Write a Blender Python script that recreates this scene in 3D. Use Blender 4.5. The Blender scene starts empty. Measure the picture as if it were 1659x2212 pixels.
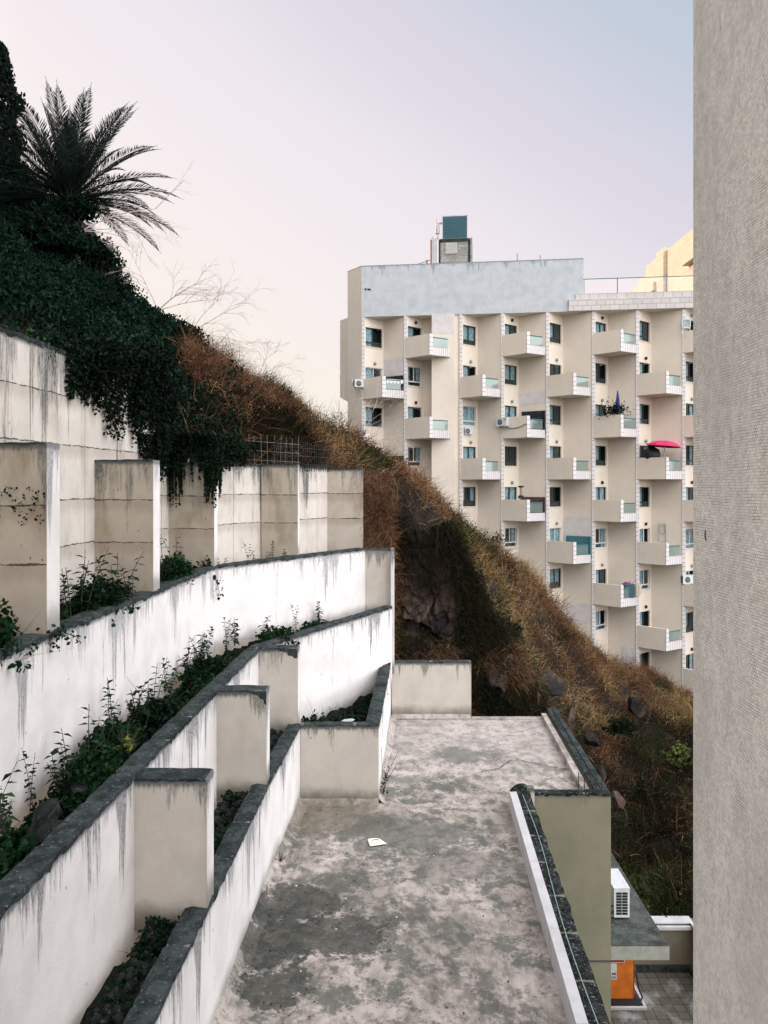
import bpy, math, random
import numpy as np
from mathutils import Vector, Matrix
random.seed(7); rng = np.random.default_rng(7)
scene = bpy.context.scene
COL = scene.collection
F = 1750.0; CX = 829.5; HY = 1048.0        # reading the photo: focal length, centre column and horizon row
def at(px, py, Y): return Vector(((px-CX)/F*Y, Y, (HY-py)/F*Y))
def onz(px, py, z):
    Y = -z*F/(py-HY); return Vector(((px-CX)/F*Y, Y, z))

# ---------------------------------------------------------------- objects
def tag(o, label=None, cat=None, group=None, kind=None):
    if label: o['label'] = label
    if cat: o['category'] = cat
    if group: o['group'] = group
    if kind: o['kind'] = kind
    return o
def empty(name, loc, label, cat, group=None, rz=0):
    o = bpy.data.objects.new(name, None); COL.objects.link(o)
    o.location = loc; o.rotation_euler = (0, 0, rz); o.empty_display_size = .2
    return tag(o, label, cat, group)
def link(name, me, mat, parent=None, world=True):
    o = bpy.data.objects.new(name, me); COL.objects.link(o)
    if mat is not None and len(me.materials) == 0: me.materials.append(mat)
    if parent is not None:
        o.parent = parent
        if world:
            m = Matrix.Identity(4); p = parent
            chain = []
            while p is not None: chain.append(p); p = p.parent
            for p in reversed(chain): m = m @ (p.matrix_parent_inverse @ (Matrix.Translation(p.location) @ p.rotation_euler.to_matrix().to_4x4()))
            o.matrix_parent_inverse = m.inverted()
    return o
def copy_tree(o, parent=None):
    c = o.copy(); COL.objects.link(c)
    if parent is not None: c.parent = parent
    for ch in list(o.children): copy_tree(ch, c)
    return c

class MB:
    """collects faces; every vertex carries (u, depth below the top, height above the foot)"""
    def __init__(s): s.v = []; s.f = []; s.a = []
    def face(s, pts, att=None):
        i = len(s.v)
        s.v += [tuple(p) for p in pts]
        if att is None: att = [(p[0]+p[1], 5.0, 5.0) for p in pts]
        s.a += [tuple(q) for q in att]
        s.f.append(tuple(range(i, i+len(pts))))
    def box(s, x0, x1, y0, y1, z0, z1, M=None):
        P = [(x0,y0,z0),(x1,y0,z0),(x1,y1,z0),(x0,y1,z0),(x0,y0,z1),(x1,y0,z1),(x1,y1,z1),(x0,y1,z1)]
        for q in ((0,1,5,4),(1,2,6,5),(2,3,7,6),(3,0,4,7),(4,5,6,7),(3,2,1,0)):
            pts = [Vector(P[k]) for k in q]
            at_ = [(p.x+p.y, z1-p.z, p.z-z0) for p in pts]
            if M is not None: pts = [M @ p for p in pts]
            s.face(pts, at_)
    def prism(s, poly, z0, z1, top=True, bottom=False):
        n = len(poly); u = 0
        for i in range(n):
            a = poly[i]; b = poly[(i+1) % n]; L = math.hypot(b[0]-a[0], b[1]-a[1])
            s.face([(a[0],a[1],z0),(b[0],b[1],z0),(b[0],b[1],z1),(a[0],a[1],z1)],
                   [(u,z1-z0,0),(u+L,z1-z0,0),(u+L,0,z1-z0),(u,0,z1-z0)]); u += L
        if top: s.face([(p[0],p[1],z1) for p in poly], [(p[0]+p[1],0,9) for p in poly])
        if bottom: s.face([(p[0],p[1],z0) for p in reversed(poly)])
    def tube(s, pts, r, n=6, r2=None):
        pts = [Vector(p) for p in pts]; rings = []; N = len(pts)
        for i, p in enumerate(pts):
            d = (pts[min(i+1,N-1)]-pts[max(i-1,0)]).normalized()
            a = d.orthogonal().normalized() if i == 0 else (a - d*a.dot(d)).normalized()
            b = d.cross(a)
            rr = r if r2 is None else r+(r2-r)*i/(N-1)
            base = len(s.v)
            for k in range(n):
                t = 2*math.pi*k/n
                q = p+(a*math.cos(t)+b*math.sin(t))*rr
                s.v.append(tuple(q)); s.a.append((q.x, 5, 5))
            rings.append(base)
        for i in range(N-1):
            for k in range(n):
                s.f.append((rings[i]+k, rings[i]+(k+1)%n, rings[i+1]+(k+1)%n, rings[i+1]+k))
        s.f.append(tuple(rings[0]+k for k in reversed(range(n)))); s.f.append(tuple(rings[-1]+k for k in range(n)))
    def lathe(s, prof, c, n=16):
        rings = []
        for r, z in prof:
            base = len(s.v)
            for k in range(n):
                t = 2*math.pi*k/n
                s.v.append((c[0]+r*math.cos(t), c[1]+r*math.sin(t), c[2]+z)); s.a.append((t,5,5))
            rings.append(base)
        for i in range(len(prof)-1):
            for k in range(n):
                s.f.append((rings[i]+k, rings[i]+(k+1)%n, rings[i+1]+(k+1)%n, rings[i+1]+k))
    def build(s, name, mat, parent=None, smooth=False):
        me = bpy.data.meshes.new(name); me.from_pydata(s.v, [], s.f)
        at_ = me.attributes.new('wuv', 'FLOAT_VECTOR', 'POINT')
        at_.data.foreach_set('vector', np.array(s.a, dtype=np.float32).ravel())
        if smooth: me.polygons.foreach_set('use_smooth', [True]*len(me.polygons))
        me.update()
        return link(name, me, mat, parent)
def npmesh(name, V, Q, mat, parent=None, smooth=False, k=4, att=None):
    me = bpy.data.meshes.new(name)
    V = np.asarray(V, np.float32); Q = np.asarray(Q, np.int32)
    me.vertices.add(len(V)); me.vertices.foreach_set('co', V.ravel())
    me.loops.add(Q.size); me.loops.foreach_set('vertex_index', Q.ravel())
    me.polygons.add(len(Q)); me.polygons.foreach_set('loop_start', np.arange(0, Q.size, k, dtype=np.int32))
    me.polygons.foreach_set('loop_total', np.full(len(Q), k, dtype=np.int32))
    if smooth: me.polygons.foreach_set('use_smooth', np.ones(len(Q), dtype=bool))
    if att is not None:
        a = me.attributes.new('wuv', 'FLOAT_VECTOR', 'POINT'); a.data.foreach_set('vector', np.asarray(att, np.float32).ravel())
    me.update(calc_edges=True); me.validate()
    return link(name, me, mat, parent)

# ---------------------------------------------------------------- noise for shapes
def _h(i, j, k):
    n = (i*374761393 + j*668265263 + k*2147483647*3 + 1013904223) & 0xffffffff
    n = ((n ^ (n >> 13))*1274126177) & 0xffffffff
    return ((n ^ (n >> 16)) & 0xffff)/65535.0
def vn(x, y, z=0.0):
    x = np.asarray(x, float); y = np.asarray(y, float); z = np.asarray(z, float)+0*x
    i = np.floor(x).astype(np.int64); j = np.floor(y).astype(np.int64); k = np.floor(z).astype(np.int64)
    u = x-i; v = y-j; w = z-k
    u = u*u*(3-2*u); v = v*v*(3-2*v); w = w*w*(3-2*w)
    r = 0
    for a in (0,1):
        for b in (0,1):
            for c in (0,1):
                r = r + _h(i+a, j+b, k+c)*(u if a else 1-u)*(v if b else 1-v)*(w if c else 1-w)
    return r*2-1
def fbm(x, y, z=0.0, o=4):
    r = 0; a = 1; f = 1
    for q in range(o): r = r + a*vn(np.asarray(x)*f+q*17.3, np.asarray(y)*f-q*9.1, np.asarray(z)*f); a *= .5; f *= 2.03
    return r
def sm(x, a, b):
    t = np.clip((np.asarray(x, float)-a)/(b-a), 0, 1); return t*t*(3-2*t)

# ---------------------------------------------------------------- materials
class NT:
    def __init__(s, name):
        s.m = bpy.data.materials.new(name); s.m.use_nodes = True; s.t = s.m.node_tree; s.t.nodes.clear()
    def n(s, ty, ins=None, **props):
        nd = s.t.nodes.new(ty)
        for k, v in props.items(): setattr(nd, k, v)
        for k, v in (ins or {}).items():
            if hasattr(v, 'is_output'): s.t.links.new(v, nd.inputs[k])
            else: nd.inputs[k].default_value = v
        return nd
    def math(s, op, a, b=0.0, c=None, clamp=False):
        ins = {0: a, 1: b}
        if c is not None: ins[2] = c
        nd = s.n('ShaderNodeMath', ins, operation=op); nd.use_clamp = clamp; return nd.outputs[0]
    def noise(s, vec, scale=1.0, detail=4.0, rough=.55, dist=0.0):
        return s.n('ShaderNodeTexNoise', {'Vector': vec, 'Scale': scale, 'Detail': detail, 'Roughness': rough, 'Distortion': dist}).outputs['Fac']
    def scl(s, vec, x, y, z, loc=(0,0,0)):
        return s.n('ShaderNodeMapping', {'Vector': vec, 'Scale': (x, y, z), 'Location': loc}).outputs[0]
    def ramp(s, fac, stops, interp='LINEAR'):
        nd = s.n('ShaderNodeValToRGB', {0: fac}); cr = nd.color_ramp; cr.interpolation = interp
        while len(cr.elements) > 1: cr.elements.remove(cr.elements[-1])
        cr.elements[0].position = stops[0][0]; cr.elements[0].color = c4(stops[0][1])
        for p, c in stops[1:]:
            e = cr.elements.new(p); e.color = c4(c)
        return nd.outputs[0]
    def mix(s, fac, a, b, mode='MIX'):
        nd = s.n('ShaderNodeMix', data_type='RGBA', blend_type=mode)
        for k, v in ((0, fac), (6, a), (7, b)):
            if hasattr(v, 'is_output'): s.t.links.new(v, nd.inputs[k])
            else: nd.inputs[k].default_value = c4(v) if k else v
        return nd.outputs[2]
    def pos(s): return s.n('ShaderNodeNewGeometry').outputs['Position']
    def wuv(s): return s.n('ShaderNodeAttribute', attribute_name='wuv').outputs['Vector']
    def xyz(s, v):
        o = s.n('ShaderNodeSeparateXYZ', {0: v}).outputs; return o[0], o[1], o[2]
    def out(s, color, rough=.85, bump=None, bstr=.3, bdist=.02, metal=0.0, spec=.3, extra=None):
        ins = {'Base Color': color if hasattr(color, 'is_output') else c4(color), 'Roughness': rough, 'Metallic': metal, 'Specular IOR Level': spec}
        if extra: ins.update(extra)
        if bump is not None:
            ins['Normal'] = s.n('ShaderNodeBump', {'Height': bump, 'Strength': bstr, 'Distance': bdist}).outputs[0]
        b = s.n('ShaderNodeBsdfPrincipled', ins)
        s.n('ShaderNodeOutputMaterial', {'Surface': b.outputs[0]})
        s.bsdf = b
        return s.m
def c4(c):
    if isinstance(c, (int, float)): return (c, c, c, 1)
    return tuple(c) if len(c) == 4 else (*c, 1)
def step(m, x, a, b):
    return m.n('ShaderNodeMapRange', {'Value': x, 'From Min': a, 'From Max': b}, interpolation_type='SMOOTHSTEP').outputs[0]

def plaster(name, base, streak=1.0, length=.9, joints=None, warm=.0, foot=.35, topdark=(.05,.06,.06), spots=1.0, tint=(.30,.24,.17), vj=False, lo=.405, fr=1.0, hard=9.0, patch=.86):
    m = NT(name); w = m.wuv(); u, v, hb = m.xyz(w); P = m.pos()
    big = m.noise(m.scl(w, 1.1, .25, 0), 1, 3)
    n1 = m.noise(m.scl(w, 11*fr, .7*fr, 0), 1, 5, .62)
    n2 = m.noise(m.scl(w, 46*fr, 3.0, 0), 1, 4, .65)
    n = m.math('ADD', m.math('MULTIPLY', n1, .62), m.math('MULTIPLY', n2, .38))
    n = m.math('ADD', n, m.math('MULTIPLY', m.math('SUBTRACT', big, .5), .85))
    lv = m.math('ADD', .25, m.math('MULTIPLY', step(m, m.noise(m.scl(w, 1.9, 0, 0, (7,3,1)), 1, 4, .7), .35, .65), 1.9))
    thr = m.math('ADD', lo, m.math('MULTIPLY', m.math('MULTIPLY', v, lv), .22/length))
    mask = m.math('MULTIPLY', m.math('SUBTRACT', n, thr), hard, clamp=True)
    mask = m.math('MULTIPLY', mask, .80*streak, clamp=True)
    mask = m.math('MULTIPLY', mask, m.math('ADD', .55, m.math('MULTIPLY', step(m, m.noise(m.scl(w, 60, 16, 0), 1, 4, .7), .38, .58), .5)), clamp=True)
    # a crusty dark edge right under the top
    ed = m.math('SUBTRACT', 1.0, step(m, m.math('SUBTRACT', v, m.math('MULTIPLY', n2, .14)), -.03, .045))
    mask = m.math('MAXIMUM', mask, m.math('MULTIPLY', ed, .85*min(1, streak*1.4)))
    # soft weather patches
    cl = m.noise(P, 1.7, 5, .6); base2 = tuple(c*patch for c in base)
    col = m.mix(step(m, cl, .35, .7), base, base2)
    wn = m.noise(m.scl(w, 2.2, .8, 0, (4, 9, 0)), 1, 4)
    if warm > 0:
        col = m.mix(m.math('MULTIPLY', step(m, wn, .48, .72), warm), col, tint)
    fine = m.noise(P, 55, 3, .6)
    col = m.mix(m.math('MULTIPLY', step(m, fine, .56, .75), .10), col, (.25,.24,.22))
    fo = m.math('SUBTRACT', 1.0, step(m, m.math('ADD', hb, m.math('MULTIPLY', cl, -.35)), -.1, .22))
    col = m.mix(m.math('MULTIPLY', fo, foot), col, (.10,.09,.06))  # base grime and contact shade together, put into the colour at the foot
    if spots > 0:
        sp = m.n('ShaderNodeTexVoronoi', {'Vector': m.scl(P, 4.5, 4.5, 2.6), 'Scale': 1.0}, feature='F1')
        sk = m.math('LESS_THAN', sp.outputs['Distance'], m.math('MULTIPLY', m.noise(P, 2.1, 2), .085*spots))
        col = m.mix(m.math('MULTIPLY', sk, .8), col, (.07,.06,.06))
    bump = fine
    if joints:
        x, y, z = m.xyz(P)
        wob = m.math('MULTIPLY', m.math('SUBTRACT', m.noise(m.scl(P, 3.1, 3.1, .2), 1, 5, .7), .5), .07)
        zz = m.math('ADD', z, wob)
        wid = m.math('MULTIPLY', m.math('SUBTRACT', m.noise(P, 5, 6, .75), .36), .055)
        jm = None
        for zj in joints:
            j = m.math('LESS_THAN', m.math('ABSOLUTE', m.math('SUBTRACT', zz, zj)), wid)
            jm = j if jm is None else m.math('MAXIMUM', jm, j)
        soft = None
        for zj in joints:
            d = m.math('SUBTRACT', zj, zz)
            sj = m.math('MULTIPLY', m.math('LESS_THAN', 0.0, d), m.math('SUBTRACT', 1.0, step(m, m.math('ADD', d, m.math('MULTIPLY', n2, -.25)), -.05, .12)))
            soft = sj if soft is None else m.math('MAXIMUM', soft, sj)
        if vj:
            uu = m.math('FRACT', m.math('MULTIPLY', m.math('ADD', u, m.math('MULTIPLY', wob, .5)), .62))
            vv = m.math('LESS_THAN', m.math('ABSOLUTE', m.math('SUBTRACT', uu, .5)), .0035)
            jm = m.math('MAXIMUM', jm, m.math('MULTIPLY', vv, .8))
        col = m.mix(m.math('MULTIPLY', soft, .28), col, (.2,.14,.09))
        col = m.mix(m.math('MULTIPLY', jm, .88), col, (.045,.032,.025))
        bump = m.math('SUBTRACT', fine, m.math('MULTIPLY', jm, 2.0))
    col = m.mix(mask, col, topdark)
    return m.out(col, .9, m.math('ADD', bump, m.math('MULTIPLY', cl, 1.5)), .35, .012)

M = {}
M['white'] = plaster('white_wall_paint', (.70,.68,.67), 1.0, .62, lo=.388, foot=.75, topdark=(.06,.07,.085))
M['white_up'] = plaster('white_wall_paint_upper', (.74,.715,.705), .85, .7, lo=.395, foot=.6, topdark=(.10,.11,.13))
M['cream'] = plaster('cream_wall_plaster', (.53,.495,.445), .9, .35, lo=.37, fr=.6, warm=.2, foot=.8)  # base darker and yellower than the white walls
M['panel'] = plaster('shuttered_concrete', (.60,.56,.515), 1.25, 1.3, lo=.40, fr=.5, hard=6.0, joints=(1.24,.56,-.20,-.84), warm=.45, foot=.5, vj=True)
M['panel_shaded'] = plaster('shuttered_concrete_shaded', (.40,.355,.29), 1.1, 1.0, lo=.42, fr=.5, hard=6.0, joints=(-.22,-.86), warm=.65, foot=.5, tint=(.21,.155,.09))  # same concrete as the panels, with the fins' shade put into the colour
M['panel_mid'] = plaster('shuttered_concrete_end', (.47,.425,.365), 1.1, 1.0, lo=.40, fr=.5, hard=6.0, joints=(-.22,-.86), warm=.5, foot=.5, tint=(.24,.18,.12))  # same concrete, less of that shade put into the colour
M['outer'] = plaster('olive_wall_paint', (.215,.208,.148), .35, .2, warm=.2, foot=.1, spots=.8)
M['apt'] = plaster('apartment_plaster', (.735,.67,.58), .0, 1, patch=.955, warm=.05, foot=0, spots=0, tint=(.40,.36,.33))
M['apt_pale'] = plaster('apartment_pale_patch', (.66,.64,.64), .0, 1, warm=.15, foot=0, spots=0, tint=(.6,.55,.5))
M['apt_white'] = plaster('rooftop_white_plaster', (.50,.545,.58), .95, .55, warm=.25, foot=0, spots=.0, topdark=(.16,.19,.20), tint=(.62,.6,.62))

def coping_mat(name, c1, c2, c3):
    m = NT(name); P = m.pos()
    a = m.noise(P, 5, 6, .65); b = m.noise(P, 26, 5, .7); c = m.noise(P, 2.2, 3)
    col = m.mix(step(m, a, .38, .62), c1, c2)
    col = m.mix(step(m, b, .57, .66), col, c3)
    col = m.mix(m.math('MULTIPLY', step(m, c, .5, .7), .6), col, tuple(x*.35 for x in c1))
    return m.out(col, .95, m.math('ADD', a, b), .7, .02, spec=.08)
M['coping'] = coping_mat('mossy_coping', (.020,.028,.029), (.050,.060,.060), (.14,.15,.15))
M['coping_dark'] = coping_mat('black_bitumen', (.007,.010,.010), (.03,.034,.034), (.22,.23,.22))
M['canopy'] = coping_mat('canopy_top', (.045,.055,.052), (.085,.095,.088), (.18,.185,.17))
M['soil'] = coping_mat('planter_soil', (.002,.003,.0025), (.007,.009,.007), (.03,.032,.03))
M['rubble'] = coping_mat('rubble', (.008,.010,.010), (.026,.028,.028), (.075,.075,.07))

# roof slab
m = NT('weathered_roof_screed'); P = m.pos(); x, y, z = m.xyz(P)
n_a = m.noise(m.scl(P, 1.3, .8, 1), 1, 9, .66, .25); n_b = m.noise(m.scl(P, 4.5, 3.0, 1), 1, 9, .74, .15); n_c = m.noise(m.scl(P, .55, .4, 1, (3,1,0)), 1, 4)
n_d = m.noise(m.scl(P, 7, 2.2, 1), 1, 8, .74, .3)
col = m.mix(step(m, n_a, .36, .64), (.47,.41,.38), (.29,.258,.23))
col = m.mix(m.math('MULTIPLY', step(m, n_b, .44, .64), .80), col, (.15,.132,.112))
col = m.mix(m.math('MULTIPLY', step(m, m.noise(P, 2.3, 11, .78, .2), .485, .575), .80), col, (.070,.080,.070))
col = m.mix(m.math('MULTIPLY', step(m, n_d, .52, .70), .38), col, (.55,.495,.47))
pal = m.math('MULTIPLY', step(m, y, 14.5, 19), .5)
col = m.mix(pal, col, m.mix(step(m, n_b, .42, .68), (.45,.405,.39), (.26,.24,.225)))
far = m.math('MULTIPLY', m.math('MULTIPLY', step(m, n_c, .52, .66), step(m, n_b, .36, .55)), .8)
col = m.mix(far, col, (.085,.085,.075))
edge_n = m.math('ADD', m.math('MULTIPLY', m.math('SUBTRACT', m.noise(P, 2.2, 10, .72), .5), 3.2), m.math('MULTIPLY', m.math('SUBTRACT', m.noise(P, 14, 6, .8), .5), 1.4))
def blot(col, cx, cy, rx, ry, c, k, sh=.10, nz=1.0):
    dx = m.math('DIVIDE', m.math('SUBTRACT', x, cx), rx); dy = m.math('DIVIDE', m.math('SUBTRACT', y, cy), ry)
    d = m.math('SQRT', m.math('ADD', m.math('MULTIPLY', dx, dx), m.math('MULTIPLY', dy, dy)))
    d = m.math('ADD', d, m.math('MULTIPLY', edge_n, nz))
    return m.mix(m.math('MULTIPLY', m.math('SUBTRACT', 1.0, step(m, d, 1-sh, 1+sh)), k), col, c)
for a in ((-1.0,14.35,1.1,.75,(.13,.115,.085),.75,.4,.8), (.35,13.7,1.25,.75,(.085,.09,.08),.72,.3,1.2), (1.2,12.6,.8,.7,(.10,.10,.09),.5,.35,1.3),
          (1.75,17.7,.75,.5,(.12,.12,.11),.75,.2,1.1), (.5,18.2,.22,.5,(.14,.14,.13),.45,.4,.7), (.25,16.2,.6,.18,(.13,.13,.12),.6,.3,1)):
    col = blot(col, *a)
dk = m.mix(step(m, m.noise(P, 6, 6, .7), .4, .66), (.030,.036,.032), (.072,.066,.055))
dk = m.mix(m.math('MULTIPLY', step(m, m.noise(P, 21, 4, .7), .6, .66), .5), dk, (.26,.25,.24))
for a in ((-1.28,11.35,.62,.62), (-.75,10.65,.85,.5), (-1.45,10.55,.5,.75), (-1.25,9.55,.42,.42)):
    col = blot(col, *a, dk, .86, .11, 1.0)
m_in = step(m, n_b, .60, .7)
sp = m.n('ShaderNodeTexVoronoi', {'Vector': P, 'Scale': 2.6}, feature='F1').outputs['Distance']
col = m.mix(m.math('LESS_THAN', sp, .035), col, (.7,.7,.68))
M['roof'] = m.out(col, .9, m.math('ADD', n_b, m.noise(P, 60, 3)), .35, .012)

# mosaic cladding (two-centimetre tesserae)
m = NT('mosaic_cladding'); P = m.pos(); x, y, z = m.xyz(P)
warp = m.math('MULTIPLY', m.math('SUBTRACT', m.noise(P, 1.6, 3), .5), .03)
vec = m.n('ShaderNodeCombineXYZ', {0: m.math('ADD', y, x), 1: m.math('ADD', z, warp), 2: 0.0}).outputs[0]
gro = m.mix(step(m, m.noise(m.scl(P, 9, 9, 6), 1, 6, .75), .42, .62), (.50,.475,.45), (.13,.125,.118))  # groove shadow put into the mortar colour, broken up by noise
br = m.n('ShaderNodeTexBrick', {'Vector': vec, 'Color1': c4((.74,.715,.665)), 'Color2': c4((.54,.525,.485)), 'Mortar': gro,
     'Scale': 1.0, 'Mortar Size': .0022, 'Mortar Smooth': .3, 'Bias': .1, 'Brick Width': .030, 'Row Height': .021}, offset=.5)
col = m.mix(m.math('MULTIPLY', step(m, m.noise(m.scl(P, 1, 1, .35), 1.3, 6, .65), .42, .68), .45), br.outputs['Color'], (.36,.35,.33))
col = m.mix(m.math('MULTIPLY', step(m, m.noise(P, 9, 6, .7), .56, .7), .35), col, (.70,.65,.60))
col = m.mix(m.math('MULTIPLY', step(m, m.noise(m.scl(P, 14, 14, 1.6), 1, 5, .7), .62, .72), .55), col, (.15,.145,.13))
miss = m.math('GREATER_THAN', m.noise(m.scl(P, 30, 30, 22), 1, 2), .735)
col = m.mix(m.math('MULTIPLY', miss, .6), col, (.08,.08,.075))
hb = m.math('SUBTRACT', m.math('MULTIPLY', m.noise(P, 24, 3), .7), m.math('MULTIPLY', br.outputs['Fac'], 1.0))
M['mosaic'] = m.out(col, .7, hb, .6, .004)

def simple(name, c, rough=.6, metal=0, spec=.4, var=.12, sc=8):
    m = NT(name); P = m.pos(); n = m.noise(P, sc, 4)
    col = m.mix(step(m, n, .35, .7), c, tuple(q*(1-var*1.6) for q in c))
    return m.out(col, rough, None, metal=metal, spec=spec)
M['frame_dark'] = simple('dark_window_frame', (.018,.035,.042), .4)
M['frame_white'] = simple('white_window_frame', (.72,.74,.76), .4)
M['dark'] = simple('dark_interior', (.012,.013,.014), .9)
M['curtain'] = simple('curtain_cloth', (.60,.68,.70), .9, var=.3, sc=5)
M['teal'] = simple('teal_metal', (.05,.17,.21), .45)
M['tank'] = simple('blue_slatted_tank', (.04,.11,.16), .6)
M['steel'] = simple('rusty_bar', (.035,.028,.026), .8)
M['steel_grey'] = simple('grey_wire', (.16,.155,.15), .6)
M['ac_white'] = simple('air_conditioner_casing', (.62,.66,.68), .5, var=.1)
M['ac_top'] = simple('air_conditioner_lid', (.60,.63,.68), .5, var=.1)
M['ac_grille'] = simple('grille_black', (.015,.018,.018), .6)
M['flash'] = simple('white_flashing', (.50,.50,.52), .5, var=.1, sc=3)
M['pink'] = simple('pink_canvas', (.75,.03,.14), .8, var=.3, sc=5)
M['blue'] = simple('blue_canvas', (.02,.03,.16), .8)
M['orange'] = simple('orange_paint', (.62,.16,.015), .55, var=.2, sc=4)
M['brownp'] = simple('brown_panel', (.09,.05,.04), .8)
M['screen'] = simple('dark_screen_cloth', (.018,.028,.03), .8, var=.5, sc=4)
M['brickp'] = simple('terracotta_block', (.45,.20,.12), .9)
M['plastic'] = simple('pale_plastic', (.55,.62,.62), .5)
M['magenta'] = simple('magenta_cloth', (.4,.02,.2), .8)
M['creamcloth'] = simple('cream_cloth', (.62,.58,.42), .9)
M['bin'] = simple('blue_plastic', (.04,.09,.13), .5)
M['black'] = simple('black_plastic', (.012,.016,.018), .5)
M['signwhite'] = simple('sign_white', (.55,.60,.58), .6)
M['signred'] = simple('sign_red', (.22,.03,.015), .6)
M['card'] = simple('pale_card', (.80,.86,.66), .8, var=.05)
M['trunk'] = simple('trunk_bark', (.07,.05,.04), .95, var=.4)
M['twig'] = simple('bleached_twig', (.60,.50,.50), .9, var=.3)
M['twig_dark'] = simple('dark_stem', (.05,.045,.03), .9)
M['cable'] = simple('green_wire', (.25,.36,.33), .6)
M['drygrey'] = simple('grey_mesh', (.25,.30,.30), .8)
# glass
m = NT('window_glass'); lw = m.n('ShaderNodeLayerWeight', {'Blend': .35}).outputs['Facing']
g = m.n('ShaderNodeBsdfGlossy', {'Color': c4((.75,.9,.95)), 'Roughness': .05}); t = m.n('ShaderNodeBsdfTransparent', {'Color': c4((.66,.80,.84))})
mx = m.n('ShaderNodeMixShader', {0: m.math('ADD', m.math('MULTIPLY', lw, .3), .07), 1: t.outputs[0], 2: g.outputs[0]})
m.n('ShaderNodeOutputMaterial', {'Surface': mx.outputs[0]}); M['glass'] = m.m
m = NT('frosted_balustrade_glass'); d = m.n('ShaderNodeBsdfDiffuse', {'Color': c4((.22,.30,.29))}); t = m.n('ShaderNodeBsdfTransparent', {'Color': c4((.55,.68,.66))})
g = m.n('ShaderNodeBsdfGlossy', {'Color': c4((.8,.9,.9)), 'Roughness': .08})
mx = m.n('ShaderNodeMixShader', {0: .5, 1: t.outputs[0], 2: d.outputs[0]}); mx2 = m.n('ShaderNodeMixShader', {0: .1, 1: mx.outputs[0], 2: g.outputs[0]})
m.n('ShaderNodeOutputMaterial', {'Surface': mx2.outputs[0]}); M['balglass'] = m.m
m = NT('clear_parapet_glass'); t = m.n('ShaderNodeBsdfTransparent', {'Color': c4((.97,.93,.90))}); g = m.n('ShaderNodeBsdfGlossy', {'Color': c4((.9,.9,.9)), 'Roughness': .1})
mx = m.n('ShaderNodeMixShader', {0: .1, 1: t.outputs[0], 2: g.outputs[0]}); m.n('ShaderNodeOutputMaterial', {'Surface': mx.outputs[0]}); M['clearglass'] = m.m
# white stone tiles (vertical joints on a face, or horizontal joints)
def tiles(name, base, bw, rh, off=.0, mort=(.32,.33,.35), ms=.012, var=.9):
    m = NT(name); w = m.wuv(); u, v, hb = m.xyz(w)
    vec = m.n('ShaderNodeCombineXYZ', {0: u, 1: hb, 2: 0.0}).outputs[0]
    b = m.n('ShaderNodeTexBrick', {'Vector': vec, 'Color1': c4(base), 'Color2': c4(tuple(c*var for c in base)), 'Mortar': c4(mort), 'Scale': 1.0,
        'Mortar Size': ms, 'Brick Width': bw, 'Row Height': rh}, offset=off)
    col = m.mix(m.math('MULTIPLY', step(m, m.noise(m.pos(), 3, 5, .6), .5, .75), .25), b.outputs['Color'], (.45,.42,.42))
    return m.out(col, .6, b.outputs['Fac'], .4, -.01)
M['tile_v'] = tiles('white_stone_slips', (.66,.635,.64), .19, 3.0, mort=(.20,.21,.22), ms=.015)
M['tile_h'] = tiles('white_stone_quoins', (.68,.66,.665), 3.0, .30, mort=(.18,.19,.2), ms=.016)
M['tile_roof'] = tiles('rooftop_parapet_stone', (.60,.575,.565), .62, .36, .5, (.25,.24,.23), .014, .85)
M['block'] = tiles('grey_concrete_block', (.36,.36,.34), .4, .2, .5, (.17,.17,.16), .012, .6)
M['yellowstone'] = tiles('sunlit_stone_cladding', (.62,.51,.41), 1.1, .6, .5, (.42,.36,.27), .02, .9)
m = NT('paving_tiles'); P = m.pos()
b = m.n('ShaderNodeTexBrick', {'Vector': m.scl(P, 1, 1, 1), 'Color1': c4((.13,.12,.095)), 'Color2': c4((.085,.08,.065)), 'Mortar': c4((.035,.03,.03)), 'Scale': 1.0,
    'Mortar Size': .010, 'Brick Width': .235, 'Row Height': .235}, offset=0)
nz = m.noise(m.scl(P, 1.3, .9, 1), 1, 5, .6)
col = m.mix(m.math('MULTIPLY', step(m, nz, .50, .62), .7), b.outputs['Color'], (.33,.34,.36))
x, y, z = m.xyz(P)
M['paving'] = m.out(col, .75)

# vegetation: every leaf or blade gets its own tone
def leafmat(name, stops, sc=.35, rough=.55, tr=.0):
    m = NT(name); g = m.n('ShaderNodeNewGeometry'); P = g.outputs['Position']
    r = g.outputs['Random Per Island']; n = m.noise(P, sc, 4)
    f = m.math('ADD', m.math('MULTIPLY', r, .55), m.math('MULTIPLY', step(m, n, .3, .7), .45))
    return m.out(m.ramp(f, stops), rough+.2, spec=.08)
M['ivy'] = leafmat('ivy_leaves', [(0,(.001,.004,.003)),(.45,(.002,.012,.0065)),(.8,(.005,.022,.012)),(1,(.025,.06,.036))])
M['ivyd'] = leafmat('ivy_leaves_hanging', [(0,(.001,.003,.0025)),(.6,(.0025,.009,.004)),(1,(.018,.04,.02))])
M['leaf'] = leafmat('weed_leaves', [(0,(.001,.006,.003)),(.5,(.004,.017,.006)),(.85,(.012,.042,.015)),(1,(.055,.10,.05))], 1.2)
M['leaf_bright'] = leafmat('bright_shoots', [(0,(.010,.03,.010)),(.5,(.025,.07,.02)),(1,(.07,.14,.04))], 1.0)
M['leaf_yellow'] = leafmat('yellow_green_shoots', [(0,(.04,.055,.012)),(.5,(.085,.11,.03)),(1,(.17,.18,.06))], 1.0)
M['palm'] = leafmat('palm_leaflets', [(0,(.004,.009,.007)),(.6,(.012,.022,.017)),(1,(.05,.07,.065))], .8)
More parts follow.
